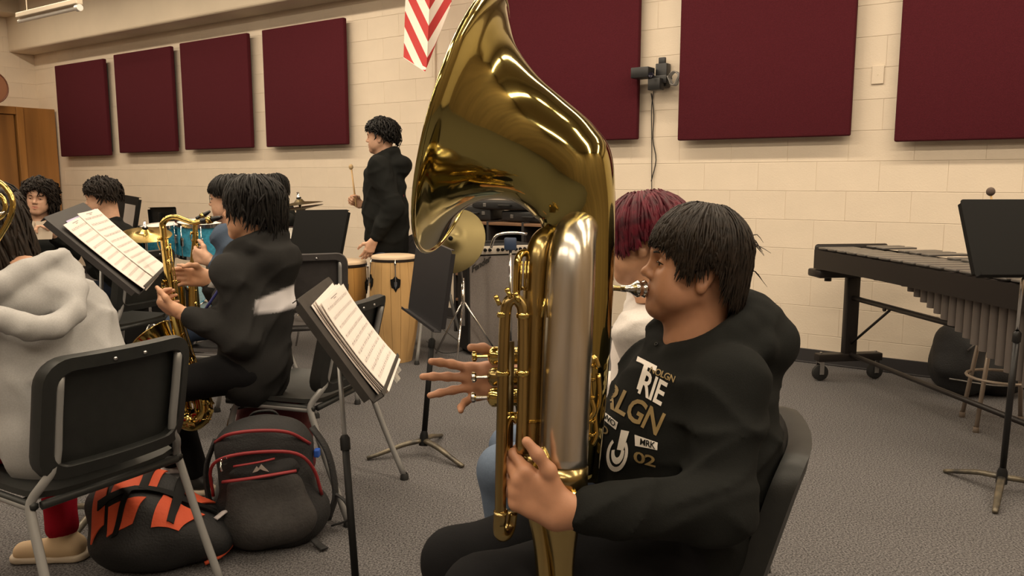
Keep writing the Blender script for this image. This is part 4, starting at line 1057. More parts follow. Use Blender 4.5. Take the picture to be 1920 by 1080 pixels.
# orange and black backpack lying under the near chair
ob = fl(282, 1066); ob = V(ob.x - .01, ob.y + .06, 0)
t = thing('backpack', 'black and orange backpack lying on the carpet under the near chair', 'bag', ob)
XO = V(.93, .36, 0).normalized(); YO = V(-.36, .93, 0).normalized()
def ok(x, y, z): return ob + XO * x + YO * y + V(0, 0, z)
f = Field(); RO = np.array(axes(x=XO, z=V(0, 0, 1)))
f.ell(ok(0, .0, .11), (.21, .17, .115), R=RO).ell(ok(-.05, .02, .20), (.15, .13, .09), R=RO, k=.07).ell(ok(.13, -.02, .08), (.13, .14, .085), R=RO, k=.05).cut(ob + V(0, 0, .003), (0, 0, -1), .01)
bo = f.mesh(.010, waves(21, .010, 30))
obj('body', bo, m_bagblk, t)
bv = BVHTree.FromPolygons([v.co.copy() for v in bo.vertices], [tuple(p.vertices) for p in bo.polygons])
def drape(name, outline, m, lift=.006, n=10, d=None):
    """patch laid over the bag from above: outline = 4 corners in bag x,y"""
    a, b, c, e = [Vector((*q, 0)) for q in outline]; g = []
    for i in range(n + 1):
        r = []
        for j in range(n + 1):
            p = (a * (1 - i / n) + b * i / n) * (1 - j / n) + (e * (1 - i / n) + c * i / n) * j / n
            h = bv.ray_cast(ok(p.x, p.y, .6), V(0, 0, -1)); r.append((h[0] if h[0] else ok(p.x, p.y, .02)) + (h[1] if h[1] else V(0, 0, 1)) * lift)
        g.append(r)
    bm = B(); shell(bm, g, .005); return obj(name, bm, m, t, 'auto')
drape('orange_panel', [(-.115, -.045), (.015, -.05), (.05, .07), (-.09, .09)], m_orange)
drape('orange_panel', [(-.175, -.085), (-.135, -.095), (-.125, .02), (-.155, .03)], m_orange)
drape('orange_panel', [(-.125, -.125), (-.05, -.125), (-.01, -.085), (-.12, -.075)], m_orange)
drape('orange_panel', [(.005, -.145), (.085, -.155), (.165, -.085), (.04, -.06)], m_orange)
drape('orange_panel', [(.10, -.02), (.15, -.03), (.20, .04), (.14, .05)], m_orange)
drape('webbing', [(-.035, -.055), (-.012, -.06), (.025, .09), (-.005, .10)], m_black, .012)
drape('webbing', [(-.15, -.066), (.20, -.058), (.20, -.036), (-.15, -.048)], m_black, .012)
drape('webbing', [(-.11, -.135), (-.095, -.135), (-.05, -.06), (-.07, -.06)], m_black, .012)
drape('webbing', [(.05, -.14), (.07, -.145), (.12, .06), (.09, .07)], m_black, .012)
bm = B(); tube(bm, [ok(.20, -.08, .15), ok(.235, -.05, .16), ok(.25, .0, .12), ok(.24, .03, .08)], .012, 8, n=4, flat=.4); obj('loop', bm, mat('pale_cord', (.55, .50, .50), .6), t, True)
bm = B(); tube(bm, [ok(.16, -.13, .02), ok(.22, -.10, .03), ok(.26, -.03, .05), ok(.25, .02, .10)], .007, 8, n=4); obj('piping', bm, m_orange, t, True)
bm = B(); tube(bm, [ok(-.04, -.105, .20), ok(.02, -.115, .19), ok(.06, -.12, .15), ok(.075, -.13, .13)], .005, 6, n=4); obj('zip', bm, mat('pale_zip', (.42, .36, .28), .4), t, True)
# things on the carpet
bm = B(); q = fl(905, 640); tube(bm, [fl(640, 668), fl(700, 640), fl(790, 600), fl(860, 640), fl(872, 655), fl(830, 662), fl(800, 640)], .005, 6, n=6); tag(obj('power_cord', bm, m_rub, None, True), 'black cord looping over the carpet by the amplifier', 'cord')
# ================================================================ people
def skin(name, col, lip): return mat(name, col, .48, spec=.4, var=.06, scale=30, sss=.06, attr=('lip', lip), bump=.04, bscale=500)
SK1 = skin('skin_tan', (.43, .215, .125), (.34, .12, .085)); SK2 = skin('skin_light', (.62, .37, .25), (.50, .17, .13)); SK3 = skin('skin_warm', (.55, .30, .18), (.42, .14, .10)); SK4 = skin('skin_olive', (.50, .28, .18), (.40, .14, .10))
m_eye = mat('eye_white', (.62, .58, .54), .2); m_iris = mat('iris', (.015, .008, .005), .15)
def head_field():
    f = Field(); E = f.ell; L = f.limb
    E((0, -.006, .045), (.074, .094, .080))
    E((0, .036, .005), (.062, .056, .085), k=.03)
    E((0, .050, .045), (.058, .045, .048), k=.03)
    for s in (-1, 1):
        L((s * .052, .004, -.040), (s * .026, .066, -.082), .017, .017, k=.035)
        E((s * .036, .058, -.022), (.027, .026, .032), k=.03)
        E((s * .044, .046, -.052), (.022, .03, .026), k=.03)
        L((s * .010, .090, .031), (s * .046, .068, .031), .008, .008, k=.022)
    E((0, .052, -.052), (.040, .034, .040), k=.03)
    L((-.012, .074, -.086), (.012, .074, -.086), .0165, k=.022)
    L((0, .022, -.072), (0, .060, -.084), .024, .017, k=.03)          # under the chin
    # neck
    L((0, -.028, -.03), (0, -.022, -.150), .055, .056, k=.03)
    L((0, .004, -.09), (0, -.004, -.150), .042, .046, k=.03)
    # eye hollows
    for s in (-1, 1): E((s * .031, .098, .014), (.020, .018, .013), k=.020, sub=True)
    # nose
    L((0, .086, .026), (0, .105, -.008), .0075, .0095, k=.014)
    E((0, .1085, -.014), (.0105, .0115, .0098), k=.008)
    for s in (-1, 1): E((s * .0115, .0985, -.019), (.0075, .0095, .0075), k=.007)
    L((0, .094, -.022), (0, .098, -.018), .006, .006, k=.006)
    # mouth
    E((0, .082, -.050), (.026, .014, .020), k=.016)
    L((-.019, .0865, -.0495), (0, .0965, -.0440), .0042, .0058, k=.007); L((.019, .0865, -.0495), (0, .0965, -.0440), .0042, .0058, k=.007)
    L((-.016, .0865, -.0560), (0, .0945, -.0585), .0046, .0068, k=.006); L((.016, .0865, -.0560), (0, .0945, -.0585), .0046, .0068, k=.006)
    f.p.append(('l', np.array((-.024, .088, -.0510)), np.array((0, .104, -.0505)), .0016, .0018, .004, 1.0, None, True)); f.p.append(('l', np.array((.024, .088, -.0510)), np.array((0, .104, -.0505)), .0016, .0018, .004, 1.0, None, True))
    # lids with a slit
    for s in (-1, 1):
        E((s * .031, .0765, .0140), (.0148, .0138, .0128), k=.006)
        f.p.append(('l', np.array((s * .0205, .0935, .0105)), np.array((s * .0425, .0865, .0115)), .0028, .0024, .002, 1.0, None, True))
    # ears
    for s in (-1, 1):
        R = Matrix.Rotation(.25, 3, 'X') @ Matrix.Rotation(s * -.28, 3, 'Z')
        E((s * .0775, -.006, .004), (.0065, .0185, .031), R=R, k=.010)
        E((s * .0785, .000, -.022), (.0065, .010, .012), k=.010)
        E((s * .0855, -.002, .004), (.006, .010, .019), R=R, k=.006, sub=True)
    for s in (-1, 1): E((s * .0055, .0985, -.0255), (.0032, .005, .003), k=.003, sub=True)
    return f
HEADS = {}
def head_mesh(res):
    if res not in HEADS: HEADS[res] = head_field().mesh(res, None, 'head', clip=((-.2, -.2, -.165), (.2, .2, .2)))
    return HEADS[res].copy()
def frame(o, F, U):
    F = Vector(F).normalized(); U = Vector(U); U = (U - F * U.dot(F)).normalized(); R = F.cross(U)
    M = Matrix((R, F, U)).transposed().to_4x4(); M.translation = o; return M
FINGL = [(.043, .025, .021), (.047, .029, .022), (.043, .027, .021), (.034, .021, .018)]
def hand(f, w, D, N, S, curls, thumb, s=1.0, spread=.0, fa=None, k=.007):
    """palm and five fingers; D along the hand, N the way the fingers curl, S the thumb side"""
    D = Vector(D).normalized(); N = Vector(N); N = (N - D * N.dot(D)).normalized(); S = Vector(S); S = (S - D * S.dot(D) - N * S.dot(N)).normalized(); w = Vector(w)
    base = [(.086, .029), (.089, .009), (.083, -.011), (.073, -.029)]
    for i, (l, o) in enumerate(base):
        m = w + (D * l + S * o) * s
        f.limb(w + S * o * .62 * s + D * .010 * s, m, .0155 * s, .0125 * s, k=.014)
        a = 0; d = D; p = m; r = (.0098, .0098, .0092, .0082)[i] * s
        sp = spread * (1.5 - i) * .5
        for j in range(3):
            a += curls[i][j]
            d = (D * math.cos(a) + N * math.sin(a)) + S * sp * math.cos(a); d.normalize()
            q = p + d * FINGL[i][j] * s
            f.limb(p, q, r, r * .90, k=k if j else .010); p = q; r *= .90
    f.limb(w + D * .03 * s + S * .016 * s + N * .004 * s, w + D * .052 * s + S * .026 * s + N * .006, .019 * s, .016 * s, k=.016)
    f.limb(w + (D * .045 - S * .018) * s + N * .004, w + (D * .02 - S * .016) * s + N * .004, .016 * s, .015 * s, k=.014)
    p = w + (D * .024 + S * .024) * s; r = .0135 * s
    for (a, b, c), l in zip(thumb, (.044, .033, .027)):
        d = (D * a + N * b + S * c).normalized(); q = p + d * l * s; f.limb(p, q, r, r * .86, k=.010); p = q; r *= .84
    if fa is not None: f.limb(w, w + (Vector(fa) - w).normalized() * .11, .024 * s, .030 * s, k=.02, q=1.2, side=S)
    return f
REST = [(.35, .45, .3)] * 4; GRIP = [(.9, 1.0, .6)] * 4; FIST = [(1.3, 1.5, .9)] * 4
TH_OUT = [(.55, .25, .75), (.8, .35, .4), (.9, .4, .15)]
TH_GRIP = [(.5, .5, .6), (.6, .75, .1), (.6, .8, -.2)]
def ik(a, b, l1, l2, pole):
    a, b, pole = Vector(a), Vector(b), Vector(pole); d = b - a; L = min(d.length, (l1 + l2) * .985); n = d.normalized()
    x = (l1 * l1 - l2 * l2 + L * L) / (2 * L); h = math.sqrt(max(l1 * l1 - x * x, 0)); p = pole - n * pole.dot(n)
    return a + n * x + (p.normalized() if p.length > 1e-6 else V(0, 0, -1)) * h
# ---------------------------------------------------------------- hair
def zfun(pts):
    """pts: (angle from the front in degrees, height where the hair ends)"""
    a = [p[0] for p in pts]; z = [p[1] for p in pts]
    return lambda ph: float(np.interp(abs(ph), a, z))
HSX = [0.0, 0.0]
def hair_surface(ph, z, vol, hang=.55):
    """a point on the hair shell in head space, ph from the front (radians)"""
    cz, rz = .045, .086 + vol * .9 + HSX[0]
    if vol > .018:
        t_ = min(1, max(0, (abs(ph) - .5) / .8)); vol = vol * (.45 + .55 * t_)
    sx, sf, sb = .078 + vol, .100 + vol, .102 + vol + HSX[1]
    if z > cz: k = math.sqrt(max(0, 1 - ((z - cz) / rz) ** 2))
    else: k = 1 - hang * min(1, ((cz - z) / .22)) ** 1.6 * (.55 if abs(ph) > 2.0 else .22)
    sy = sf if abs(ph) < PI / 2 else sb
    return V(math.sin(ph) * sx * k, math.cos(ph) * sy * k - .004, z)
def make_hair(M, m, parent, zend, vol=.012, locks=420, seed=1, w=.0065, curl=0.0, lift=.006, crown=(0, -.03), messy=.25, mhi=None, hang=.55, tipjit=.012, steps=7, frizz=0, rzx=0.0, sbx=0.0):
    HSX[0], HSX[1] = rzx, sbx
    r = random.Random(seed); bm = B()
    # cap under the locks
    nph, nz = 40, 12; top = V(0, -.02, .045 + .086 + vol * .9 + rzx)
    rings = []
    for j in range(1, nz + 1):
        ring = []
        for i in range(nph):
            ph = -PI + 2 * PI * i / nph; ze = zend(math.degrees(ph)) + .006; z = top.z - .001 + (ze - top.z) * (j / nz) ** .8 if j > 1 else top.z - .004
            ring.append(bm.verts.new(M @ hair_surface(ph, z, vol * .75, hang)))
        rings.append(ring)
    tv = bm.verts.new(M @ (top - V(0, 0, vol * .2)))
    for i in range(nph): bm.faces.new((tv, rings[0][i], rings[0][(i + 1) % nph]))
    for A, C in zip(rings, rings[1:]):
        for i in range(nph): bm.faces.new((A[i], C[i], C[(i + 1) % nph], A[(i + 1) % nph]))
    inner = [bm.verts.new(M @ (hair_surface(-PI + 2 * PI * i / nph, zend(math.degrees(-PI + 2 * PI * i / nph)) + .014, -.004, hang))) for i in range(nph)]
    for i in range(nph): bm.faces.new((rings[-1][i], inner[i], inner[(i + 1) % nph], rings[-1][(i + 1) % nph]))
    lk = B()
    for n in range(locks):
        ph = r.uniform(-PI, PI); ze = zend(math.degrees(ph)) + r.gauss(0, tipjit)
        zt = .045 + .086 + vol * .9 + rzx
        z0 = zt - abs(r.gauss(0, .03)) - .002 if n % 2 else r.uniform(max(ze + .03, .02), zt - .01)
        ln = min(z0 - ze, r.uniform(.05, .13) + (0 if n % 2 else .02)); z1 = z0 - ln if r.random() < .45 else ze
        if z0 - z1 < .015: continue
        pts = []; dph = r.gauss(0, messy); of = r.uniform(.0, lift); c0 = r.uniform(0, 6.28)
        for i in range(steps):
            t = i / (steps - 1); z = z0 + (z1 - z0) * t
            p = hair_surface(ph + dph * t * .6, z, vol + of * math.sin(PI * min(1, t * .8 + .1)) + r.uniform(0, .0015) + (lift * .8 * t ** 3 if r.random() < .5 else 0), hang)
            if curl: p += V(math.cos(c0 + t * 9), math.sin(c0 + t * 9), .5 * math.sin(c0 * 2 + t * 8)) * curl
            pts.append(M @ p)
        out = (M.to_3x3() @ V(math.sin(ph), math.cos(ph), .3))
        ww = w * r.uniform(.6, 1.3)
        tube(lk, pts, [ww * .7] + [ww * (1 - .0 * i) for i in range(steps - 3)] + [ww * .75, ww * .18], 5, flat=.38, up=out, caps=False)
    for n in range(frizz):        # tight curls standing off the head
        ph = r.uniform(-PI, PI); ze = zend(math.degrees(ph)); zt = .045 + .086 + vol * .9 + rzx
        z = zt - (zt - ze) * r.random() ** 1.3
        p = hair_surface(ph, z, vol * r.uniform(.5, 1.0), hang); o = V(math.sin(ph), math.cos(ph), (z - .045) * 9).normalized(); x = o.orthogonal().normalized(); y = o.cross(x); c0 = r.uniform(0, 6.28); rd = curl * r.uniform(.6, 1.3); hh = r.uniform(.006, .020)
        tube(lk, [M @ (p + o * hh * i / 6 + (x * math.cos(c0 + i * 1.1) + y * math.sin(c0 + i * 1.1)) * rd) for i in range(7)], [w * .8] * 5 + [w * .6, w * .3], 4, caps=False)
    if bm.faces:
        d = bpy.data.meshes.new('t'); lk.to_mesh(d); lk.free(); bm.from_mesh(d); bpy.data.meshes.remove(d)
    return obj('hair', bm, m, parent, True)
def face_bits(M, parent, mhair, brow=1.0, glasses=False):
    for s in (-1, 1):
        bm = B(); ball(bm, M @ V(s * .031, .0765, .0135), .0120, 14); e = obj('eye', bm, m_eye, parent, True)
        bm = B(); ball(bm, M @ V(s * .0325, .0832, .0115), .0062, 10); obj('iris', bm, m_iris, e, True)
        bm = B(); tube(bm, [M @ V(s * x, y, z) for x, y, z in ((.0185, .0905, .0115), (.026, .0925, .0142), (.034, .0905, .0148), (.0425, .084, .0128), (.047, .080, .0118))], [.0008, .0015, .0016, .0014, .0006], 5, n=3); obj('eyelash', bm, m_iris, parent, True)
        bm = B(); tube(bm, [M @ V(s * x, y, z) for x, y, z in ((.010, .0985, .0305), (.022, .0985, .0345), (.036, .0910, .0355), (.050, .0765, .0305))], [.0025 * brow, .0040 * brow, .0036 * brow, .0012], 6, n=3, flat=.6); obj('eyebrow', bm, mhair, parent, True)
def figure(label, p, F, neck, head, HF, HU, sk, hres=.004, hs=1.0, wristL=None, wristR=None, poleL=(0, 0, -1), poleR=(0, 0, -1), elbowL=None, elbowR=None, kneeL=None, kneeR=None, ankL=None, ankR=None,
           handL=None, handR=None, top=None, bottom=None, shoe=None, topname='hoodie', hood=True, girth=.135, q=1.3, armr=.055, res=.011, noise=.0045, seed=1, shoulder=.165, thigh=.085, attr=None, hres_hand=.0035, shoulderL=None, shoulderR=None, shoes=(1, 1), cuff=.043, extra=None, foldf=52, hoodk=1.0, hoodx=0.0, hoodz=0.0, collar=.020, drop=.070, bagk=.045):
    p, neck, head, F = Vector(p), Vector(neck), Vector(head), Vector(F).normalized()
    up = (neck - p).normalized(); R = F.cross(up).normalized(); Fc = up.cross(R)
    root = thing('person', label, 'person', V(p.x, p.y, 0))
    M = frame(head, HF, HU) @ Matrix.Scale(hs, 4)
    sL = Vector(shoulderL) if shoulderL else neck - R * shoulder - up * drop; sR = Vector(shoulderR) if shoulderR else neck + R * shoulder - up * drop
    hm = head_mesh(hres); hm.transform(M); parts = [hm]
    f = Field()
    f.limb(M @ V(0, -.020, -.11), neck - up * .02 + Fc * .0, .053, .060, k=.02)
    f.limb(neck - up * .11, p + up * .10, .085, .095, q=q, side=R, k=.03).limb(sL, sR, .05, k=.04)
    elb = []
    for sh, w, pole, e in ((sL, wristL, poleL, elbowL), (sR, wristR, poleR, elbowR)):
        if w is None: elb.append(None); continue
        e = Vector(e) if e is not None else ik(sh, w, .285, .255, pole); elb.append(e)
        f.limb(sh, e, .043, .037, k=.03).limb(e, w, .036, .027, k=.02)
    hips = (p - R * .085, p + R * .085)
    for h, kn, an in ((hips[0], kneeL, ankL), (hips[1], kneeR, ankR)):
        if kn is not None: f.limb(h, kn, .072, .052, k=.03).limb(kn, an, .050, .036, k=.02)
    f.ell(p, (.13, .11, .10), R=axes(x=R, z=up), k=.04)
    parts.append(f.mesh(.012))
    for w, e, hd, sg in ((wristL, elb[0], handL, 1), (wristR, elb[1], handR, -1)):
        if w is None or hd is None: continue
        g = Field(); hand(g, w, hd['D'], hd['N'], hd['S'], hd.get('c', REST), hd.get('t', TH_OUT), hd.get('s', .95), hd.get('sp', .12), e); parts.append(g.mesh(hd.get('res', hres_hand)))
    me = join(parts, 'body'); Mi = np.array(M.inverted())
    def lipf(co):
        c = co @ Mi[:3, :3].T + Mi[:3, 3]; g = np.exp(-((c[:, 0] / .021) ** 4)) * np.exp(-(((c[:, 2] + .0512) / .0105) ** 4)) * (c[:, 1] > .078); return g * .75
    floatattr(me, 'lip', lipf)
    obj('body', me, sk, root)
    # clothes
    if top:
        f = Field(); wst = p + up * .02
        f.limb(wst, p + up * .20, girth * 1.0, girth * 1.02, q=q, side=R, k=.03).limb(p + up * .20, neck - up * .13, girth * 1.02, girth * .95, q=q, side=R, k=.05)
        f.limb(neck - up * .17 , neck - up * .095, girth * .86, girth * .55, q=q, side=R, k=.05)
        f.limb(sL, sR, .064, k=.05)
        f.limb(p - up * .035, p + up * .03, girth * .97, girth * 1.0, q=q, side=R, k=.02)
        for sh, w, e in ((sL, wristL, elb[0]), (sR, wristR, elb[1])):
            if w is None: continue
            w = Vector(w); wl_ = w + (e - w).normalized() * .045 if topname != 'shirt' else None
            f.limb(sh, e, armr * 1.15, armr * 1.02, k=.04)
            if topname == 'shirt': continue
            f.limb(e, e + (wl_ - e) * .78, armr * 1.03, armr * .85, k=.035).limb(e + (wl_ - e) * .70, wl_, armr * .86, cuff, k=.012).limb(wl_ + (e - wl_) * .10, wl_, cuff + .004, cuff + .002, k=.004)
        if hood:
            nb = neck + up * collar; hk = hoodk
            ring, rr_ = [], []
            for k_ in range(1, 20):
                a = k_ * PI / 10; b_ = (1 - math.cos(a)) / 2                      # 0 at the throat, 1 at the nape
                ring.append(nb + Fc * (math.cos(a) * (.078 + .022 * b_ * hk)) + R * math.sin(a) * (.082 + .012 * hk) + up * (-.050 + .085 * b_ * hk)); rr_.append(.021 + .009 * b_ * hk)
            for q_ in range(len(ring) - 1): f.limb(ring[q_], ring[q_ + 1], rr_[q_], rr_[q_ + 1], k=.012)
            f.limb(nb - Fc * .02 - up * .20, nb - Fc * .035 - up * .115, girth * .80, girth * .58, k=.04, q=1.35, side=R)     # upper back
            for q_ in ring: f.limb(q_, neck + (q_ - nb) * .80 - up * .13, .022, .03, k=.02)
            hb = neck + Fc * hoodx + up * hoodz
            f.ell(hb - Fc * (.095 + .030 * hk) - up * (.030 + .015 * hk), (.112 * hk, .064 * hk, .066 * hk), R=axes(x=R, z=(up * .85 - Fc * .5)), k=bagk)
            f.limb(hb - Fc * (.125 + .040 * hk) - R * .055 * hk - up * .035 * hk, hb - Fc * (.125 + .040 * hk) + R * .055 * hk - up * .035 * hk, .034 * hk, k=bagk)
            f.limb(hb - Fc * (.105 + .040 * hk) - R * .03 * hk - up * .085 * hk, hb - Fc * (.105 + .040 * hk) + R * .03 * hk - up * .085 * hk, .034 * hk, k=bagk)
            f.limb(nb - Fc * .06 - R * .105 * hk - up * .015, nb + Fc * .03 - R * .085 * hk - up * .035, .022, k=.03).limb(nb - Fc * .06 + R * .105 * hk - up * .015, nb + Fc * .03 + R * .085 * hk - up * .035, .022, k=.03)
        else:
            ring = [neck + (Fc * math.cos(a) * .062 + R * math.sin(a) * .070) - up * (.012 + .02 * math.cos(a)) for a in [k_ * PI / 6 for k_ in range(0, 13)]]
            for a_, b_ in zip(ring, ring[1:]): f.limb(a_, b_, .014, k=.018)
        if extra: extra(f, dict(p=p, neck=neck, up=up, R=R, Fc=Fc, sL=sL, sR=sR, eL=elb[0], eR=elb[1]))
        cm = f.mesh(res, folds(seed, noise * .8, 26, noise * 2.3, foldf))
        if attr: floatattr(cm, 'patch', attr)
        o = obj(topname, cm, top, root)
    if bottom and kneeL is not None:
        f = Field(); f.ell(p + up * .01, (.155, .125, .115), R=axes(x=R, z=up), k=.04)
        for h, kn, an in ((hips[0], kneeL, ankL), (hips[1], kneeR, ankR)):
            kn, an = Vector(kn), Vector(an); f.limb(h, kn, thigh, thigh * .78, k=.04).limb(kn, an + V(0, 0, .02), thigh * .76, .052, k=.03)
        obj('trousers', f.mesh(.012, waves(seed + 5, .005, 32)), bottom, root)
    if shoe:
        shs = list(shoe) if isinstance(shoe, tuple) else [shoe, shoe]
        for an, kn, on in ((ankL, kneeL, shoes[0]), (ankR, kneeR, shoes[1])):
            if an is None or not on: continue
            an = Vector(an); d = F.copy() if on is True or on == 1 else Vector(on); d.z = 0; d.normalize(); s_ = d.cross(V(0, 0, 1)); g0 = V(an.x, an.y, 0)
            f = Field(); f.limb(g0 - d * .035 + V(0, 0, .045), g0 + d * .13 + V(0, 0, .033), .040, .033, k=.02, q=1.12, side=s_).limb(g0 + V(0, 0, .05), g0 + V(0, 0, .095), .043, .042, k=.02).cut(g0 + V(0, 0, .018), (0, 0, -1), .004)
            so = obj('shoe', f.mesh(.006), shs.pop(0), root)
            f = Field(); f.limb(g0 - d * .04 + V(0, 0, .012), g0 + d * .135 + V(0, 0, .012), .046, .040, k=.01, q=1.05, side=s_).cut(g0 + V(0, 0, .026), (0, 0, 1), .004).cut(g0 + V(0, 0, .001), (0, 0, -1), .003); obj('sole', f.mesh(.007), mat('sole_pale', (.5, .42, .32), .6), so)
    return root, M, elb
def cloth(name, col, attr=None, **k): return mat(name, col, .92, spec=.10, var=.05, scale=220, bump=.12, bscale=420, attr=attr, **k)
m_hair = mat('hair_dark_brown', (.0135, .0085, .0055), .5, spec=.25, var=.4, scale=60); m_hairb = mat('hair_black', (.0055, .0045, .004), .5, spec=.22, var=.3, scale=60)
m_hairr = mat('hair_wine_red', (.12, .008, .020), .5, spec=.25, col2=(.045, .006, .012), scale=45); m_hairc = mat('hair_soft_brown', (.012, .008, .006), .55, spec=.2, var=.4, scale=60)
m_hood1 = cloth('hoodie_black', (.0125, .0132, .0125)); m_pblk = cloth('trousers_black', (.009, .009, .010)); m_jeans = cloth('denim_light', (.13, .17, .24)); m_jeansd = cloth('denim_dark', (.035, .050, .085))
m_grayh = cloth('hoodie_grey', (.41, .405, .40)); m_wht = cloth('shirt_white', (.70, .66, .63)); m_redp = cloth('trousers_red', (.30, .008, .02)); m_shoeb = mat('shoe_black', (.012, .011, .011), .5); m_shoet = mat('shoe_beige', (.55, .40, .24), .7); m_shoew = mat('shoe_white', (.6, .56, .53), .5, col2=(.15, .1, .15), scale=25)
Zu = V(0, 0, 1)
def unit(*a): return V(*a).normalized()
# ---- the boy with the tuba
FH = unit(-math.cos(.15), .05, math.sin(.15)); UH = unit(math.sin(.15), .0, math.cos(.15))
h1 = at(1306, 513, 1.63)
wL1 = at(1056, 962, 1.385); eL1 = at(1352, 948, 1.43); wR1 = at(962, 712, 1.66)
Ft = unit(-.92, -.38, 0)
boy, M1, _ = figure('boy in a black hoodie with white and gold lettering, blowing the tuba', at(1280, 985, 1.71), Ft, at(1312, 652, 1.67), h1, FH, UH, SK1, .0022, .94,
    wristL=wL1, elbowL=eL1, wristR=wR1, elbowR=at(1130, 850, 1.84), kneeL=at(905, 1120, 1.50), kneeR=at(858, 1052, 1.72), ankL=V(-.02, 1.55, .08), ankR=V(-.10, 1.80, .08),
    handL=dict(D=unit(-.86, .12, .50), N=unit(.12, 1, .05), S=unit(.5, .1, .86), c=[(.75, .95, .55), (.85, 1.0, .6), (.9, 1.0, .6), (.95, 1.0, .6)], t=[(.72, -.12, .62), (.95, -.10, .48), (1, .05, .35)], s=1.06, res=.0023, sp=.10),
    handR=dict(D=unit(-1, -.12, -.02), N=unit(-.1, -1, -.1), S=unit(0, -.1, 1), c=[(.10, .22, .12), (.02, .10, .06), (.06, .12, .10), (.5, .6, .4)], t=[(.35, .35, .9), (.7, .4, .5), (.9, .3, .2)], s=1.0, res=.0028, sp=.42),
    top=m_hood1, bottom=m_pblk, shoe=m_shoeb, girth=.162, q=1.14, armr=.060, hoodx=.035, hoodz=.060, collar=.036, res=.0075, noise=.0045, seed=3, foldf=60, hoodk=1.25, shoulder=.175, thigh=.095, cuff=.040,
    shoulderL=at(1368, 722, 1.51), shoulderR=at(1235, 690, 1.82))
boy_hoodie = [c for c in boy.children if c.name.startswith('hoodie')][0]
zb1 = zfun([(0, .053), (35, .049), (50, .038), (60, .018), (68, -.008), (75, -.012), (82, .012), (88, .030), (104, .028), (114, -.02), (130, -.055), (180, -.062)])
make_hair(M1, m_hair, boy, zb1, .013, 2600, 5, .0030, lift=.007, messy=.20, tipjit=.006, hang=.12, steps=8, rzx=.014, sbx=-.012)
face_bits(M1, boy, m_hair)
bm = B()
for k in range(26):
    r = random.Random(k); ph = r.uniform(1.9, 3.4); z = r.uniform(.02, .10); p0 = hair_surface(ph, z, .012); o = V(math.sin(ph), math.cos(ph), r.uniform(-.5, .6)); tube(bm, [M1 @ p0, M1 @ (p0 + o * .015), M1 @ (p0 + o * r.uniform(.02, .035) + V(0, -.01, -.018))], [.0012, .0009, .0003], 4, n=2)
obj('loose_hair', bm, m_hair, boy, True, kind='stuff')
# ---- the red haired player behind
FH2 = unit(-.93, .30, -.12); p2, M2, _ = figure('player with short wine red hair and white shirt, mostly behind the tuba', at(1240, 810, 2.42), unit(-.92, .38, 0), at(1226, 540, 2.26), at(1212, 455, 2.20), FH2, unit(-.1, .05, 1), SK3, .0035,
    wristL=at(1075, 765, 2.22), wristR=at(1075, 745, 2.45), poleL=(.3, 0, -1), poleR=(.3, 0, -1), kneeL=at(942, 880, 2.30), kneeR=at(962, 838, 2.52), ankL=V(-.02, 2.30, .08), ankR=V(.0, 2.58, .08),
    handL=dict(D=(-1, .2, .2), N=(0, 1, 0), S=(0, 0, 1), c=GRIP), handR=dict(D=(-1, -.2, .2), N=(0, -1, 0), S=(0, 0, 1), c=GRIP), top=m_wht, bottom=m_jeans, shoe=m_shoew, topname='tee_shirt', hood=False, girth=.125, armr=.06, seed=9, noise=.006)
make_hair(M2, m_hairr, p2, zfun([(0, .02), (40, .0), (60, -.03), (80, -.01), (95, .012), (110, -.02), (140, -.04), (180, -.05)]), .017, 520, 8, .006, lift=.008, messy=.15, tipjit=.008, hang=.4)
face_bits(M2, p2, m_hairb)
# ---- the person in the grey hoodie, from behind
F3p = unit(-.86, .5, 0); pe3 = CH1 + F3p * .02 + V(0, 0, .565)
def fallen_hood(f, g):
    A = lambda *q: [at(x[0], x[1], x[2] - .065) for x in q]
    up_ = A((118, 476, 2.40), (90, 486, 2.34), (50, 505, 2.28), (0, 535, 2.22), (-50, 556, 2.19))
    lo_ = A((136, 500, 2.42), (146, 545, 2.38), (138, 585, 2.32), (100, 612, 2.25), (55, 615, 2.21), (5, 598, 2.18), (-50, 585, 2.17))
    f.chain(up_, [.020, .026, .030, .032, .032], k=.012); f.chain(lo_, [.020, .026, .030, .032, .032, .032, .032], k=.016)
    f.ell(at(62, 552, 2.285), (.130, .075, .080), k=.02); f.ell(at(10, 565, 2.235), (.12, .075, .06), k=.02)
    f.limb(at(118, 476, 2.335), at(136, 500, 2.355), .02, k=.015).ell(at(112, 506, 2.34), (.05, .05, .04), k=.02)
p3, M3, _ = figure('person in a pale grey hoodie seen from behind, seated on the near chair', pe3, F3p, at(66, 512, 2.36), at(-22, 430, 2.42), unit(-.8, .6, -.25), unit(-.3, .15, .9), SK4, .005, shoulderR=at(150, 598, 2.46), shoulderL=at(-62, 600, 2.20),
    wristL=at(-150, 620, 2.6), wristR=at(40, 640, 2.85), poleL=(0, 0, -1), poleR=(.5, 0, -1), kneeL=V(-1.80, 2.42, .50), kneeR=V(-1.62, 2.74, .50), ankL=V(-1.78, 2.46, .09), ankR=V(-1.55, 2.62, .10),
    top=m_grayh, bottom=m_redp, shoe=m_shoet, girth=.150, q=1.28, armr=.068, seed=15, noise=.0035, shoulder=.185, hood=False, extra=fallen_hood, shoes=(unit(-.9, -.1, 0), unit(.95, .10, 0) * -1))
make_hair(M3, m_hair, p3, zfun([(0, .05), (40, .0), (60, -.09), (100, -.15), (180, -.17)]), .018, 420, 4, .008, curl=.004, lift=.012, messy=.3, hang=.1, tipjit=.02, steps=9)
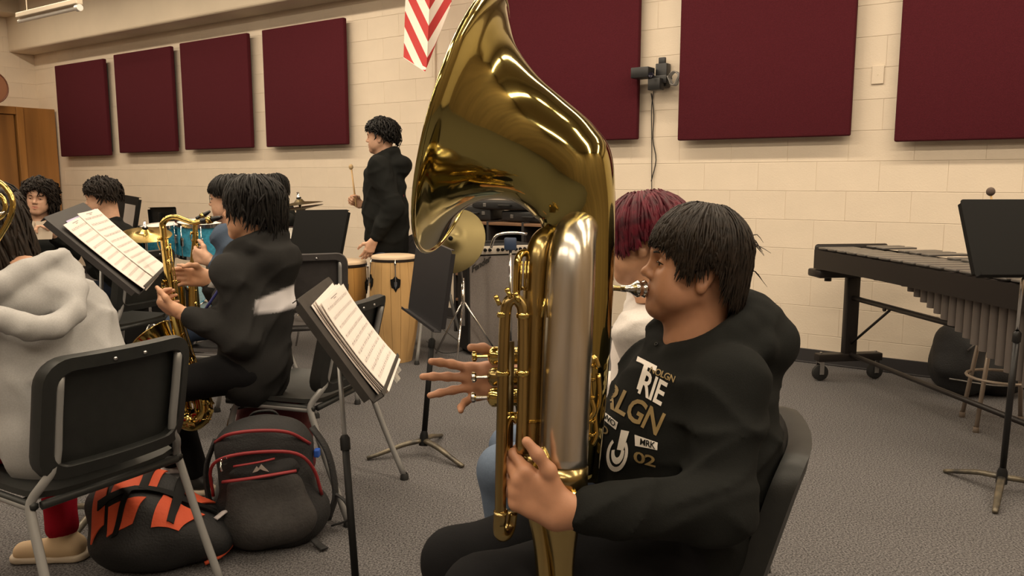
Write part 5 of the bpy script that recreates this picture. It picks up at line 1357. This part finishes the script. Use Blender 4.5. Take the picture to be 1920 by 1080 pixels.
# ---- saxophone player in the dark hoodie with the white stripe
c4 = at(515, 548, 3.05)
def stripe4(co):
    t = np.clip((co[:, 0] + .96) / .16, -.3, 1.1)
    ramp = lambda d: np.clip(d / .010 + .5, 0, 1)
    return ramp(co[:, 2] - (.805 - .01 * t)) * ramp(.850 + .060 * t - co[:, 2]) * ramp(co[:, 0] + .955)
m_hood4 = cloth('hoodie_charcoal', (.024, .0235, .023), attr=('patch', (.62, .60, .62)))
F4p = unit(-.97, .25, 0)
p4, M4, e4 = figure('saxophone player in a charcoal hoodie with white back stripe', at(478, 690, 3.16), F4p, at(478, 466, 3.13), at(474, 396, 3.10), unit(-1, .06, -.01), unit(-.05, 0, 1), SK3, .0035,
    wristL=at(338, 585, 2.98), wristR=at(392, 522, 3.20), elbowL=at(452, 640, 2.98), poleR=(.2, .3, -1), kneeL=at(305, 728, 3.02), kneeR=at(312, 716, 3.28), ankL=fl(326, 868, .08), ankR=fl(366, 888, .08),
    handL=dict(D=unit(-.75, .3, .15), N=unit(.2, .6, .6), S=unit(0, -.3, 1), c=GRIP, t=TH_OUT), handR=dict(D=unit(-.95, -.05, .10), N=unit(-.1, -1, .0), S=unit(0, 0, 1), c=[(.6, .7, .4)] * 4, t=TH_GRIP),
    top=m_hood4, bottom=m_pblk, shoe=(m_shoew, m_shoeb), girth=.128, q=1.25, armr=.056, shoulder=.148, drop=.092, hoodk=1.1, hoodx=.04, hoodz=.0, seed=21, attr=stripe4, noise=.0055, res=.0095)
make_hair(M4, m_hairb, p4, zfun([(0, .042), (30, .040), (50, .028), (60, .008), (70, -.030), (78, -.004), (95, -.002), (108, -.05), (180, -.10)]), .0185, 900, 12, .0050, lift=.014, messy=.4, tipjit=.014, hang=.25, steps=8)
face_bits(M4, p4, m_hairb)
bm = B(); nb4 = at(492, 448, 3.13); tube(bm, [at(455, 462, 3.06), at(470, 446, 3.06), at(500, 436, 3.10), at(520, 440, 3.16)], .010, 8, n=4, flat=.5); tube(bm, [at(458, 458, 3.05), at(425, 520, 2.97), at(385, 580, 3.03)], .007, 6, n=4, flat=.4); obj('neck_strap', bm, mat('strap_blue', (.015, .02, .14), .7), p4, True)
bm = B(); tube(bm, [at(398, 524, 3.20), at(412, 532, 3.21)], .040, 16, caps=True); obj('pale_cuff', bm, m_grayh, p4, True, label='pale grey cuff')
# ---- saxophone player with glasses
m_den = cloth('denim_jacket', (.07, .095, .14), attr=('patch', (.34, .36, .40)))
def front5(co): return ((np.abs(co[:, 1] - 4.32) < .07) & (co[:, 2] > .9)).astype(float) * .9
p5, M5, _ = figure('saxophone player with glasses and denim jacket behind the charcoal hoodie', at(470, 600, 4.22), unit(-.98, .15, 0), at(447, 432, 4.28), at(432, 376, 4.28), unit(-.99, .05, -.06), unit(-.05, 0, 1), SK2, .004,
    wristL=at(392, 487, 4.10), wristR=at(372, 520, 4.4), poleL=(.4, 0, -1), kneeL=at(335, 618, 4.05), kneeR=at(335, 610, 4.4), ankL=V(-1.75, 3.70, .08), ankR=V(-1.80, 4.30, .08),
    handL=dict(D=unit(-.9, .2, .25), N=unit(.1, 1, .1), S=unit(.2, 0, 1), c=GRIP), handR=dict(D=unit(-1, -.1, 0), N=(0, -1, 0), S=(0, 0, 1), c=GRIP), top=m_den, bottom=m_jeansd, shoe=m_shoew, hood=False, topname='jacket', seed=31, attr=front5)
make_hair(M5, m_hairb, p5, zfun([(0, .055), (40, .05), (60, .03), (80, .02), (95, .02), (115, -.03), (180, -.055)]), .014, 300, 14, .007, lift=.006, messy=.2, tipjit=.006)
face_bits(M5, p5, m_hairb)
gl = B()
for s in (-1, 1): tube(gl, [M5 @ V(s * .033 + .023 * math.cos(a), .098 - abs(.010 * math.cos(a)), .012 + .018 * math.sin(a)) for a in [k * 2 * PI / 16 for k in range(16)]], .0016, 5, close=True); tube(gl, [M5 @ V(s * .056, .090, .016), M5 @ V(s * .079, .0, .018)], .0016, 5)
tube(gl, [M5 @ V(-.010, .099, .016), M5 @ V(.010, .099, .016)], .0016, 5)
obj('glasses', gl, m_dev, p5, True)
# ---- boy in the black jacket, far left
p6, M6, _ = figure('seated boy in a black jacket looking down, behind the white pages', at(240, 543, 5.45), unit(-.95, -.2, 0), at(206, 418, 5.45), at(193, 373, 5.42), unit(-.97, -.10, -.16), unit(-.1, 0, 1), SK2, .004,
    wristL=at(155, 455, 5.1), wristR=at(150, 440, 5.4), poleL=(.3, 0, -1), poleR=(.3, 0, -1), kneeL=at(165, 548, 5.25), kneeR=at(160, 545, 5.6), ankL=at(170, 640, 5.3), ankR=at(165, 636, 5.65),
    handL=dict(D=(-1, .2, .3), N=(0, 1, 0), S=(0, 0, 1), c=GRIP), handR=dict(D=(-1, -.2, .3), N=(0, -1, 0), S=(0, 0, 1), c=GRIP), top=m_hood1, bottom=cloth('trousers_navy', (.010, .013, .022)), shoe=m_shoeb, topname='jacket', hood=False, girth=.15, armr=.065, seed=41)
make_hair(M6, m_hairc, p6, zfun([(0, .066), (40, .062), (60, .045), (80, .03), (95, .025), (115, -.02), (180, -.045)]), .020, 260, 16, .008, curl=.005, lift=.012, messy=.5, frizz=160)
face_bits(M6, p6, m_hairc)
# ---- smiling woman at the back
p7, M7, _ = figure('smiling woman with dark curly hair, dressed in black, by the oak cabinet', at(78, 545, 5.95), unit(.25, -.97, 0), at(74, 418, 5.95), at(74, 374, 5.92), unit(.22, -.97, -.05), unit(.1, 0, 1), SK2, .004,
    wristL=at(100, 440, 5.6), wristR=at(60, 435, 5.62), poleL=(.5, 0, -1), poleR=(-.5, 0, -1), kneeL=at(110, 560, 5.5), kneeR=at(60, 560, 5.5), ankL=at(112, 650, 5.5), ankR=at(62, 650, 5.5),
    handL=dict(D=(-.6, -.3, .6), N=(-.5, -.5, 0), S=(0, -.3, 1), c=GRIP), handR=dict(D=(.5, -.3, .6), N=(.5, -.5, 0), S=(0, -.3, 1), c=GRIP), top=m_hood1, bottom=m_pblk, shoe=m_shoeb, topname='sweater', hood=False, seed=51)
make_hair(M7, m_hairc, p7, zfun([(0, .088), (25, .078), (45, .05), (58, .0), (66, -.10), (100, -.13), (180, -.14)]), .034, 320, 18, .009, curl=.010, lift=.016, messy=.3, hang=.0, frizz=420, tipjit=.02)
face_bits(M7, p7, m_hairc)
t = thing('music_book', 'pale open book held up by the smiling woman', 'book', at(66, 440, 5.55))
bm = B()
for s in (-1, 1): plate(bm, at(66, 432, 5.52) + V(s * .055, .01, 0), unit(1, s * .35, 0), unit(0, .3, 1), rrect(.11, .13, .004, 2), .006)
obj('cover', bm, mat('book_pale', (.50, .42, .33), .7), t)
# ---- standing boy with a mallet
p8, M8, _ = figure('standing boy with curly dark hair and black hoodie, raising a mallet', at(726, 452, 6.08), unit(-1, .05, 0), at(718, 300, 6.06), at(715, 260, 6.04), unit(-1, .06, -.03), unit(0, 0, 1), SK2, .0035,
    wristL=at(700, 452, 5.86), wristR=at(676, 384, 6.22), elbowL=at(738, 390, 5.86), poleR=(.6, 0, -1), kneeL=at(716, 560, 5.98), kneeR=at(712, 556, 6.18), ankL=at(712, 648, 5.98), ankR=at(702, 645, 6.2),
    handL=dict(D=unit(-.4, -.1, -.9), N=unit(-.4, .8, 0), S=unit(-.9, -.2, .3), c=REST, res=.004), handR=dict(D=unit(-.7, -.1, .5), N=unit(-.3, -.9, 0), S=unit(.3, 0, .9), c=FIST, t=TH_GRIP, res=.004), top=m_hood1, bottom=m_jeansd if 0 else cloth('denim_mid', (.10, .12, .155)), shoe=mat('shoe_tan', (.55, .45, .34), .6), seed=61, girth=.160, q=1.15, armr=.072, thigh=.085, hoodk=1.1)
make_hair(M8, m_hairb, p8, zfun([(0, .066), (40, .064), (60, .045), (80, .03), (95, .02), (115, -.02), (180, -.05)]), .028, 160, 20, .007, curl=.008, lift=.016, messy=.5, frizz=620)
face_bits(M8, p8, m_hairb)
w8 = at(668, 372, 6.15); t = thing('mallet', 'pale wooden mallet raised in the standing boy\'s hand', 'mallet', w8)
bm = B(); tube(bm, [at(668, 388, 6.15), at(659, 318, 6.15)], [.0075, .0065], 8); obj('shaft', bm, MATS['birch'], t, True)
bm = B(); ball(bm, at(658, 313, 6.15), .018, 12, (1, 1, 1.2)); obj('head', bm, mat('mallet_felt', (.50, .36, .20), .9), t, True)
bm = B(); q = at(757, 385, 6.05); box(bm, q, (.012, .05, .16), None, .004); obj('back_print', bm, mat('print_red', (.35, .02, .04), .7), p8)
# ---- hidden drummer
p9, M9, _ = figure('dark haired drummer half hidden behind the charcoal hooded player', at(530, 545, 6.35), unit(-.7, -.6, 0), at(522, 405, 6.38), at(515, 358, 6.38), unit(-.9, .3, -.1), unit(0, 0, 1), SK4, .005,
    wristL=at(520, 450, 6.1), wristR=at(480, 450, 6.1), kneeL=at(515, 560, 6.1), kneeR=at(470, 560, 6.2), ankL=at(515, 645, 6.1), ankR=at(470, 645, 6.2), top=m_hood1, bottom=m_pblk, shoe=m_shoeb, hood=True, seed=71)
make_hair(M9, m_hairb, p9, zfun([(0, .05), (60, .03), (95, .02), (115, -.03), (180, -.05)]), .014, 160, 24, .008, lift=.008, messy=.3)
# ================================================================ brass
m_brass = mat('brass_lacquer', (.40, .33, .115), .075, 1.0, rvar=.02, scale=14, bump=.03, bscale=9)
m_brassw = mat('brass_worn', (.36, .27, .115), .24, 1.0, var=.25, scale=9, stretch=(1, 1, .25), rvar=.08)
m_nick = mat('worn_nickel_gold_sheen', (.74, .715, .68), .25, 1.0, col2=(.62, .54, .38), scale=26, stretch=(1, 1, .10), rvar=.04)  # stretched brass-toned patches put a gold reflection into the worn nickel's colour
m_brassb = mat('brass_bright', (.58, .43, .14), .14, 1.0)
m_silv = mat('silver_plate', (.72, .70, .66), .16, 1.0)
tuba_loc = at(1040, 1010, 1.5)
tuba = thing('tuba', 'large brass tuba with forward curving bell, held by the boy in black hoodie', 'tuba', tuba_loc)
# bell: sections given by centre, half chord and chord direction, built round in depth
secs = [((1070, 905), (1020, 905), 1.530), ((1078, 800), (1024, 800), 1.530), ((1083, 620), (1020, 620), 1.528), ((1085, 440), (1017, 440), 1.525),
        ((1074, 352), (1000, 405), 1.525), ((1040, 309), (965, 378), 1.525), ((992, 281), (925, 372), 1.527), ((948, 264), (885, 380), 1.530), ((910, 250), (847, 404), 1.534), ((889, 242), (819, 434), 1.538), ((877, 237), (802, 460), 1.541), ((871, 235), (795, 471), 1.543)]
rows = []
for i, (c, e, z) in enumerate(secs):
    C = at(c[0], c[1], z); E = at(e[0], e[1], z); rows.append((C, E - C))
al = np.interp(range(len(secs)), [0, 3, 6, 9, len(secs) - 1], [0, 0, .10, .22, .24])
raw = [(*r[0], *r[1], a) for r, a in zip(rows, al)]
fine = catmull(raw, 6)
def bell_ring(bm, f, seg=56, dr=0.0):
    C = Vector(f[:3]); ch = Vector(f[3:6]); r = ch.length + dr; ch = ch.normalized(); a = f[6]
    vd = (C - C0).normalized(); toc = -(vd - ch * vd.dot(ch)).normalized(); tan = ch.cross(toc)
    if tan.x > 0 or (abs(tan.x) < .2 and tan.z < 0): tan = -tan
    m = toc * math.cos(a) + tan * math.sin(a)
    return [bm.verts.new(C + (ch * math.cos(2 * PI * k / seg) + m * math.sin(2 * PI * k / seg)) * r) for k in range(seg)], C, ch, m, r
bm = B(); R_ = []
for f in fine: R_.append(bell_ring(bm, f)[0])
inn = []
for f in reversed(fine[18:]): inn.append(bell_ring(bm, f, 56, -.0025)[0])
allr = R_ + inn
for A, Cc in zip(allr, allr[1:]):
    for k in range(56): bm.faces.new((A[k], A[(k + 1) % 56], Cc[(k + 1) % 56], Cc[k]))
bm.faces.new(list(reversed(R_[0])))
bell = obj('bell', bm, m_brass, tuba, True)
bm = B(); _, C, ch, m, r = bell_ring(bm, fine[-1]); bm.free()
bm = B(); tube(bm, [C + (ch * math.cos(2 * PI * k / 64) + m * math.sin(2 * PI * k / 64)) * r for k in range(64)], .0042, 8, close=True); obj('bell_rim', bm, m_brass, bell, True)
def pxtube(name, pts, m, seg=20, n=5, caps=True, parent=None, flat=None):
    """pts: (px, py, depth, radius)"""
    bm = B(); tube(bm, [at(a, b, c) for a, b, c, r in pts], [r for *_, r in pts], seg, n, caps, flat); return obj(name, bm, m, parent or tuba, True)
def ring(name, c, ax, r, w, m, parent=None):
    bm = B(); lathe(bm, Vector(c) - Vector(ax).normalized() * w / 2, ax, [(0, r - .002), (0, r), (w * .25, r + .002), (w * .75, r + .002), (w, r), (w, r - .002)], 28); return obj(name, bm, m, parent or tuba, 'auto')
# nickel branch with rounded top
pxtube('main_branch', [(1055, 880, 1.425, .044), (1060, 750, 1.425, .0445), (1066, 600, 1.425, .0445), (1071, 500, 1.425, .0435), (1076, 455, 1.436, .040), (1084, 432, 1.468, .037), (1092, 430, 1.510, .036)], m_nick, 32)
pxtube('main_branch_sleeve', [(1055, 872, 1.425, .0455), (1054, 912, 1.425, .0455)], m_brassw, 32, 0)
ring('ferrule', at(1054, 914, 1.425), V(0, .1, 1), .046, .007, m_brassb)
# second branch with a rounded top
pxtube('second_branch', [(990, 850, 1.455, .0245), (994, 790, 1.455, .0245), (998, 690, 1.455, .0225), (1003, 560, 1.455, .0225), (1009, 480, 1.456, .0225), (1019, 452, 1.470, .0222), (1032, 448, 1.500, .022), (1042, 470, 1.530, .022), (1048, 520, 1.540, .022)], m_brassw, 24)
ring('ferrule', at(994, 786, 1.455), V(0, .1, 1), .0255, .006, m_brassb)
pxtube('lower_branch', [(990, 850, 1.455, .024), (1000, 930, 1.455, .020), (1014, 1010, 1.455, .015), (1022, 1100, 1.455, .0145)], m_brassw, 20)
pxtube('bottom_bow', [(1056, 910, 1.44, .040), (1052, 980, 1.45, .034), (1054, 1060, 1.455, .022), (1056, 1120, 1.455, .020)], m_brassw, 24)
# slides on the left
pxtube('tuning_slide', [(938, 985, 1.405, .0100), (939, 900, 1.405, .0100), (942, 760, 1.405, .0100), (945, 640, 1.405, .0100), (948, 585, 1.405, .0102), (953, 567, 1.405, .0104), (963, 560, 1.407, .0105), (974, 567, 1.41, .0104), (980, 585, 1.41, .0102), (981, 640, 1.41, .0100), (979, 770, 1.41, .0100), (977, 850, 1.41, .0100)], m_brassw, 16)
pxtube('slide_bow', [(938, 960, 1.405, .0112), (936, 992, 1.407, .0112), (941, 1004, 1.41, .0112), (950, 1000, 1.42, .011), (957, 985, 1.43, .010), (961, 960, 1.43, .009)], m_brassw, 16)
pxtube('slide_tube', [(956, 640, 1.43, .0085), (952, 900, 1.43, .0085)], mat('brass_shadow', (.10, .075, .04), .4, 1.0), 12, 0)  # darkened brass paints the shade of the gap between the slides
for (x, y) in ((945, 590), (981, 592), (939, 960), (943, 700), (980, 700)):
    ring('ferrule', at(x, y, 1.4075), V(0, .1, 1), .0108, .010, m_brassb)
for (x, y) in ((937, 572), (958, 558), (974, 566)):
    bm = B(); q = at(x, y, 1.395); tube(bm, [q, q + V(-.006, 0, .012)], .0042, 8); ball(bm, q + V(-.006, 0, .013), .0052, 8); obj('water_key', bm, m_brassb, tuba, True)
pxtube('thin_tube', [(968, 560, 1.44, .0068), (970, 500, 1.44, .0068), (974, 480, 1.445, .007), (984, 474, 1.455, .0072), (1000, 480, 1.46, .007)], m_brassb, 12)
for x in (978, 985, 991): pxtube('brace_rod', [(x, 490, 1.43, .0022), (x - 2, 545, 1.43, .0022)], m_brassb, 6, 0)
pxtube('brace', [(975, 540, 1.435, .0028), (996, 545, 1.44, .0028)], m_brassb, 6, 0)
pxtube('brace', [(946, 775, 1.40, .0026), (975, 775, 1.435, .0026)], m_brassb, 6, 0)
pxtube('brace', [(1015, 595, 1.41, .0026), (1022, 560, 1.41, .0026)], m_brassb, 6, 0)
pxtube('brace', [(1012, 865, 1.41, .003), (1018, 840, 1.40, .003), (1030, 870, 1.385, .003)], m_brassb, 6, 3)
# coiled slides showing at both sides of the branches
pxtube('small_slide', [(962, 860, 1.42, .0062), (950, 840, 1.42, .0062), (951, 800, 1.42, .0062), (960, 783, 1.42, .0062), (970, 790, 1.42, .0062)], m_brassb, 12)
pxtube('small_slide', [(1122, 690, 1.44, .0055), (1114, 670, 1.44, .0055), (1106, 690, 1.44, .0055), (1107, 740, 1.44, .0055), (1114, 770, 1.44, .0055), (1104, 790, 1.44, .0055), (1103, 830, 1.44, .0055)], m_brassb, 10)
pxtube('small_slide', [(1122, 700, 1.45, .0050), (1124, 750, 1.45, .0050), (1116, 780, 1.45, .0050), (1118, 815, 1.45, .0050), (1110, 835, 1.45, .005)], m_brassb, 10)
for y in (685, 712, 745, 790, 815): ring('ferrule', at(1108, y, 1.44), V(0, .1, 1), .0062, .006, m_brassb)
# piston valves lying across, pointing forward
for i, (y, z) in enumerate(((665, 1.575), (704, 1.555), (742, 1.535))):
    ax = V(-1, 0, -.02); c = at(962, y, z)
    bm = B(); lathe(bm, c + V(.10, 0, 0), ax, [(0, .0), (0, .0175), (.10, .0175), (.10, .0195), (.108, .0205), (.118, .0195), (.122, .0165), (.128, .0165), (.130, .0190), (.140, .0190), (.146, .014), (.150, .006), (.150, 0)], 22); vv = obj('valve', bm, m_brassb if i != 1 else m_brassw, tuba, 'auto')
    bm = B(); q = c + V(.10, 0, 0) + ax * .149; tube(bm, [q, q + ax * .026], .0032, 8); lathe(bm, q + ax * .022, ax, [(0, 0), (0, .007), (.003, .0105), (.008, .0105), (.010, .007), (.010, 0)], 16); obj('finger_button', bm, m_silv if i else m_brassb, vv, 'auto')
    pxtube('valve_tube', [(968, y - 4, 1.50, .006), (985, y - 6, 1.49, .006), (1005, y - 3, 1.49, .006)], m_brassb, 10)
# lead pipe and mouthpiece
pxtube('lead_pipe', [(1050, 560, 1.60, .0075), (1100, 548, 1.615, .0068), (1145, 540, 1.625, .0060), (1174, 543, 1.63, .0055)], m_brassw, 14)
mouth = M1 @ V(0, .1045, -.0505); mp0 = at(1163, 541, 1.625); axm = (mouth - mp0).normalized(); Lm = (mouth - mp0).length
bm = B(); lathe(bm, mp0, axm, [(0, 0), (0, .0055), (Lm * .30, .0068), (Lm * .42, .0085), (Lm * .55, .0135), (Lm * .66, .0175), (Lm * .74, .0172), (Lm * .78, .0155), (Lm * .90, .0160), (Lm * .97, .0185), (Lm * 1.0, .0178), (Lm * .985, .013), (Lm * .8, .010), (Lm * .7, 0)], 26); obj('mouthpiece', bm, m_silv, tuba, True)
# ================================================================ saxophones
def saxophone(label, path, neck, mpc, loc, Zk, detail=True):
    t = thing('saxophone', label, 'saxophone', loc)
    P_ = [at(a, b, c) for a, b, c, r in path]; Rr = [r for *_, r in path]
    q = catmull([(*p, r) for p, r in zip(P_, Rr)], 6)
    bm = B(); tube(bm, [x[:3] for x in q], [x[3] for x in q], 22, 0, False)
    tube(bm, [x[:3] for x in q[-14:]], [x[3] - .0015 for x in q[-14:]], 22, 0, False); obj('body_tube', bm, m_brassb, t, True, )
    e = Vector(q[-1][:3]); ax = (e - Vector(q[-2][:3])).normalized(); x_ = ax.orthogonal().normalized(); y_ = ax.cross(x_)
    bm = B(); tube(bm, [e + (x_ * math.cos(2 * PI * k / 32) + y_ * math.sin(2 * PI * k / 32)) * q[-1][3] for k in range(32)], .0035, 6, close=True); obj('bell_rim', bm, m_brassb, t, True)
    bm = B(); tube(bm, [at(a, b, c) for a, b, c, r in neck], [r for *_, r in neck], 16, 5); obj('neck', bm, m_brassb, t, True)
    bm = B(); tube(bm, [at(a, b, c) for a, b, c, r in mpc], [r for *_, r in mpc], 14, 3); mp_ = obj('mouthpiece', bm, mat('ebonite', (.008, .008, .009), .25), t, True)
    bm = B(); a_, b_ = at(*mpc[1][:3]), at(*mpc[2][:3]); d_ = (b_ - a_).normalized(); c_ = a_ + (b_ - a_) * .4; lathe(bm, c_ - d_ * .01, d_, [(0, mpc[1][3] + .001), (0, mpc[1][3] + .003), (.02, mpc[1][3] + .003), (.02, mpc[1][3] + .001)], 16); obj('ligature', bm, m_brassb, mp_, True)
    r = random.Random(3); n = len(q)
    for k in range(16 if detail else 7):          # key cups with guards along the tube
        i = int(n * (.05 + .62 * k / (16 if detail else 7))); p = Vector(q[i][:3]); rr_ = q[i][3]; tt = (Vector(q[min(i + 1, n - 1)][:3]) - p).normalized()
        side = V(.75 if k % 3 else -.6, -.6 if k % 2 else -.9, .1); side = (side - tt * side.dot(tt)).normalized()
        kr = .007 + .011 * k / 16 + r.uniform(0, .003)
        bm = B(); lathe(bm, p + side * (rr_ + .003), side, [(0, 0), (0, kr * .85), (.004, kr), (.008, kr), (.011, kr * .6), (.011, 0)], 16); kc = obj('key_cup', bm, m_brassb, t, 'auto')
        bm = B(); e2 = p + side * (rr_ + .013); tube(bm, [e2, e2 + tt * .02 + side * .002, e2 + tt * .045 - side * .006], .0024, 6, n=3); obj('key_arm', bm, m_brassb, kc, True)
    for k, (s0, s1, sx, sy) in enumerate(((.05, .30, .8, -.6), (.20, .50, .7, -.7), (.30, .62, -.3, -.95), (.08, .45, .95, -.2), (.35, .66, .9, -.4))[:5 if detail else 2]):
        pts = []
        for j in range(5):
            i = int(n * (s0 + (s1 - s0) * j / 4)); p = Vector(q[i][:3]); tt = (Vector(q[min(i + 1, n - 1)][:3]) - p).normalized(); sd = V(sx, sy, .05); sd = (sd - tt * sd.dot(tt)).normalized(); pts.append(p + sd * (q[i][3] + .010))
        bm = B(); tube(bm, pts, .0028, 6, n=2)
        for p in pts: ball(bm, p, .0045, 6)
        obj('key_rod', bm, m_brassb, t, True)
    if detail:
        i = int(n * .72); p = Vector(q[i][:3]); bm = B(); tube(bm, [p, (p + Vector(q[int(n * .42)][:3])) / 2 + V(0, -.01, 0), Vector(q[int(n * .42)][:3])], .004, 8); obj('bell_brace', bm, m_brassb, t, True)
    return t
z4 = 3.10
saxophone('brass tenor saxophone played by the charcoal hooded player', [(306, 428, z4, .0125), (309, 460, z4, .0140), (316, 510, z4, .0165), (324, 570, z4, .020), (340, 640, z4, .025), (360, 705, z4, .030), (378, 748, z4, .034), (380, 775, z4, .037), (362, 790, z4, .039), (343, 778, z4, .041), (334, 745, z4, .043), (324, 700, z4, .047), (308, 660, z4, .054), (294, 638, z4, .064), (284, 625, z4, .078)],
    [(306, 432, z4, .0125), (305, 420, z4, .0120), (314, 410, z4, .0112), (330, 407, z4, .0108), (348, 413, z4, .0100), (364, 418, z4, .0095), (380, 415, z4, .0090)], [(376, 415, z4, .0105), (385, 414, z4, .0120), (404, 410, z4 - .002, .0100), (417, 407, z4 - .002, .0050)], at(340, 790, z4), z4)
z5 = 4.16
saxophone('second brass saxophone, of the player with glasses', [(366, 425, z5, .0125), (366, 450, z5, .015), (364, 480, z5, .018), (362, 520, z5, .022), (364, 570, z5, .028), (366, 610, z5, .033), (355, 630, z5, .036), (340, 615, z5, .040), (332, 580, z5, .046), (325, 550, z5, .060), (320, 538, z5, .072)],
    [(366, 428, z5, .0125), (367, 418, z5, .012), (372, 412, z5, .011), (376, 410, z5, .010)], [(369, 411, z5, .012), (376, 407, z5, .0125), (386, 401, z5, .011), (394, 396, z5, .006)], at(350, 630, z5), z5, False)
# brass horn at the picture edge
hb = at(-20, 400, 2.15)
t = thing('brass_horn', 'brass horn tubing curving before the long dark hair, at picture edge', 'horn', hb)
pz = 2.15
bm = B(); tube(bm, [at(a, b, pz) for a, b in ((-90, 350), (-40, 330), (-5, 340), (14, 356), (24, 378), (20, 405), (6, 432), (-14, 460), (-60, 500), (-110, 520))], .0075, 14, n=5); obj('outer_tube', bm, m_brassb, t, True)
bm = B(); tube(bm, [at(a, b, pz + .03) for a, b in ((-60, 380), (-20, 362), (2, 368), (10, 384), (6, 402), (-10, 412), (-60, 420))], .0065, 12, n=5); obj('inner_tube', bm, m_brassb, t, True)
bm = B(); q = at(-60, 440, pz); lathe(bm, q + V(0, 0, -.08), V(.2, 0, 1), [(0, 0), (0, .014), (.005, .016), (.15, .016), (.155, .013), (.16, 0)], 16); obj('valve', bm, m_brassb, t, 'auto')
bm = B(); tube(bm, [at(8, 398, pz + .015), at(-4, 402, pz), at(-20, 404, pz)], .004, 8); obj('brace', bm, m_silv, t, True)
# ================================================================ print on the black hoodie
dg = bpy.context.evaluated_depsgraph_get()
hm_ = boy_hoodie.data
bvh = BVHTree.FromPolygons([v.co.copy() for v in hm_.vertices], [tuple(p.vertices) for p in hm_.polygons])
# a plane in front of the chest; the print is pressed on along its normal
def press(me, name, m, lift=.0022):
    """flat outline me (x right, y down, as seen from the front of the room) pressed on the cloth"""
    bm = B(); bm.from_mesh(me); bpy.data.meshes.remove(me)
    bmesh.ops.triangulate(bm, faces=bm.faces)
    for _ in range(5):
        es = [e for e in bm.edges if e.calc_length() > 7]
        if not es: break
        bmesh.ops.subdivide_edges(bm, edges=es, cuts=1)
        bmesh.ops.triangulate(bm, faces=[f for f in bm.faces if len(f.verts) > 3])
    miss = []; px = {e: e.calc_length() for e in bm.edges}
    for v in bm.verts:
        d = ray(v.co.x, v.co.y); h = bvh.ray_cast(C0, d.normalized())
        if h[0] is None or (h[0] - C0).dot(c_f) > 1.78: miss.append(v); continue
        n_ = h[1] if h[1].dot(d) < 0 else -h[1]
        v.co = h[0] + n_ * lift
    gone = [f for f in bm.faces if any(v in miss for v in f.verts)] if miss else []
    gone += [f for f in bm.faces if f not in gone and max(e.calc_length() - .006 * px[e] for e in f.edges) > .03]
    bmesh.ops.delete(bm, geom=gone, context='FACES')
    return obj(name, bm, m, boy, keep=True)
m_pw = mat('print_white_chest', (.85, .80, .75), .7); m_pg = mat('print_gold', (.29, .205, .085), .7)
def plane_xy(x, y): return (x, y)
def word(s, name, m, a, b, top, lift=.0022):
    """word from picture point a (start of its baseline) to b (end); top = picture point above a"""
    (ax, ay), (bx, by), (tx_, ty_) = plane_xy(*a), plane_xy(*b), plane_xy(*top)
    me = text_mesh(s, 1.0, None, 0, 0, .018, .92, 'LEFT')
    xs = [v.co.x for v in me.vertices]; ys = [v.co.y for v in me.vertices]; x0, x1, y0, y1 = min(xs), max(xs), min(ys), max(ys)
    for v in me.vertices:
        u = (v.co.x - x0) / (x1 - x0); w = (v.co.y - y0) / (y1 - y0)
        v.co = V(ax + (bx - ax) * u + (tx_ - ax) * w, ay + (by - ay) * u + (ty_ - ay) * w, 0)
    return press(me, name, m, lift)
def poly(pts, name, m, lift=.0018):
    me = bpy.data.meshes.new('p'); q = [plane_xy(*p) for p in pts]; me.from_pydata([(x, y, 0) for x, y in q], [], [list(range(len(q)))])
    bm = B(); bm.from_mesh(me); bmesh.ops.triangulate(bm, faces=bm.faces); bm.to_mesh(me); bm.free()
    return press(me, name, m, lift)
def band(outer, inner, name, m):
    me = bpy.data.meshes.new('p'); q = [plane_xy(*p) for p in outer + inner]; n = len(outer)
    me.from_pydata([(x, y, 0) for x, y in q], [], [(k, k + 1, n + k + 1, n + k) for k in range(n - 1)]); return press(me, name, m)
word('T', 'print_letter', m_pw, (1181, 722), (1217, 741), (1197, 669))
word('RIE', 'print_letters', m_pw, (1197, 737), (1240, 762), (1211, 694))
word('RLGN', 'print_letters', m_pg, (1128, 757), (1231, 818), (1147, 716))
word('NOLGN', 'print_letters', m_pg, (1218, 698), (1264, 718), (1222, 687))
poly([(1123, 764), (1160, 792), (1156, 806), (1124, 780)], 'print_box', m_pw); word('TWO', 'print_letters', m_hood1, (1127, 779), (1155, 801), (1129, 769), .0036)
word('O', 'print_letter', m_pg, (1126, 809), (1141, 817), (1128, 794))
poly([(1191, 815), (1234, 830), (1233, 844), (1192, 836)], 'print_box', m_pw); word('MRK', 'print_letters', m_hood1, (1202, 834), (1230, 842), (1203, 822), .0036)
word('02', 'print_letters', m_pg, (1189, 865), (1230, 876), (1190, 845))
def arc(cx, cy, rx, ry, a0, a1, n=22, sh=.18): return [(cx + rx * math.cos(a) - sh * ry * math.sin(a) * -1 * .6, cy - ry * math.sin(a)) for a in [a0 + (a1 - a0) * k / n for k in range(n + 1)]]
band(arc(1159, 851, 20, 33, 2.2, 7.0), arc(1159, 850, 14.5, 25, 2.2, 7.0), 'emblem_ring', m_pw)
band(arc(1160, 849, 12, 21, 2.9, 6.5), arc(1160, 846, 6, 12, 2.9, 6.5), 'emblem_ring', m_pw)
poly([(1166, 806), (1181, 809), (1170, 845), (1158, 843)], 'emblem_bar', m_pw)
# seams, pocket and drawstring eyelet
bm = B(); q = at(1226, 645, 1.50); h = bvh.ray_cast(C0, ray(1231, 646).normalized())
if h[0]: lathe(bm, h[0], h[1], [(0, .004), (.003, .004), (.003, .002)], 10); obj('eyelet', bm, m_dev, boy)
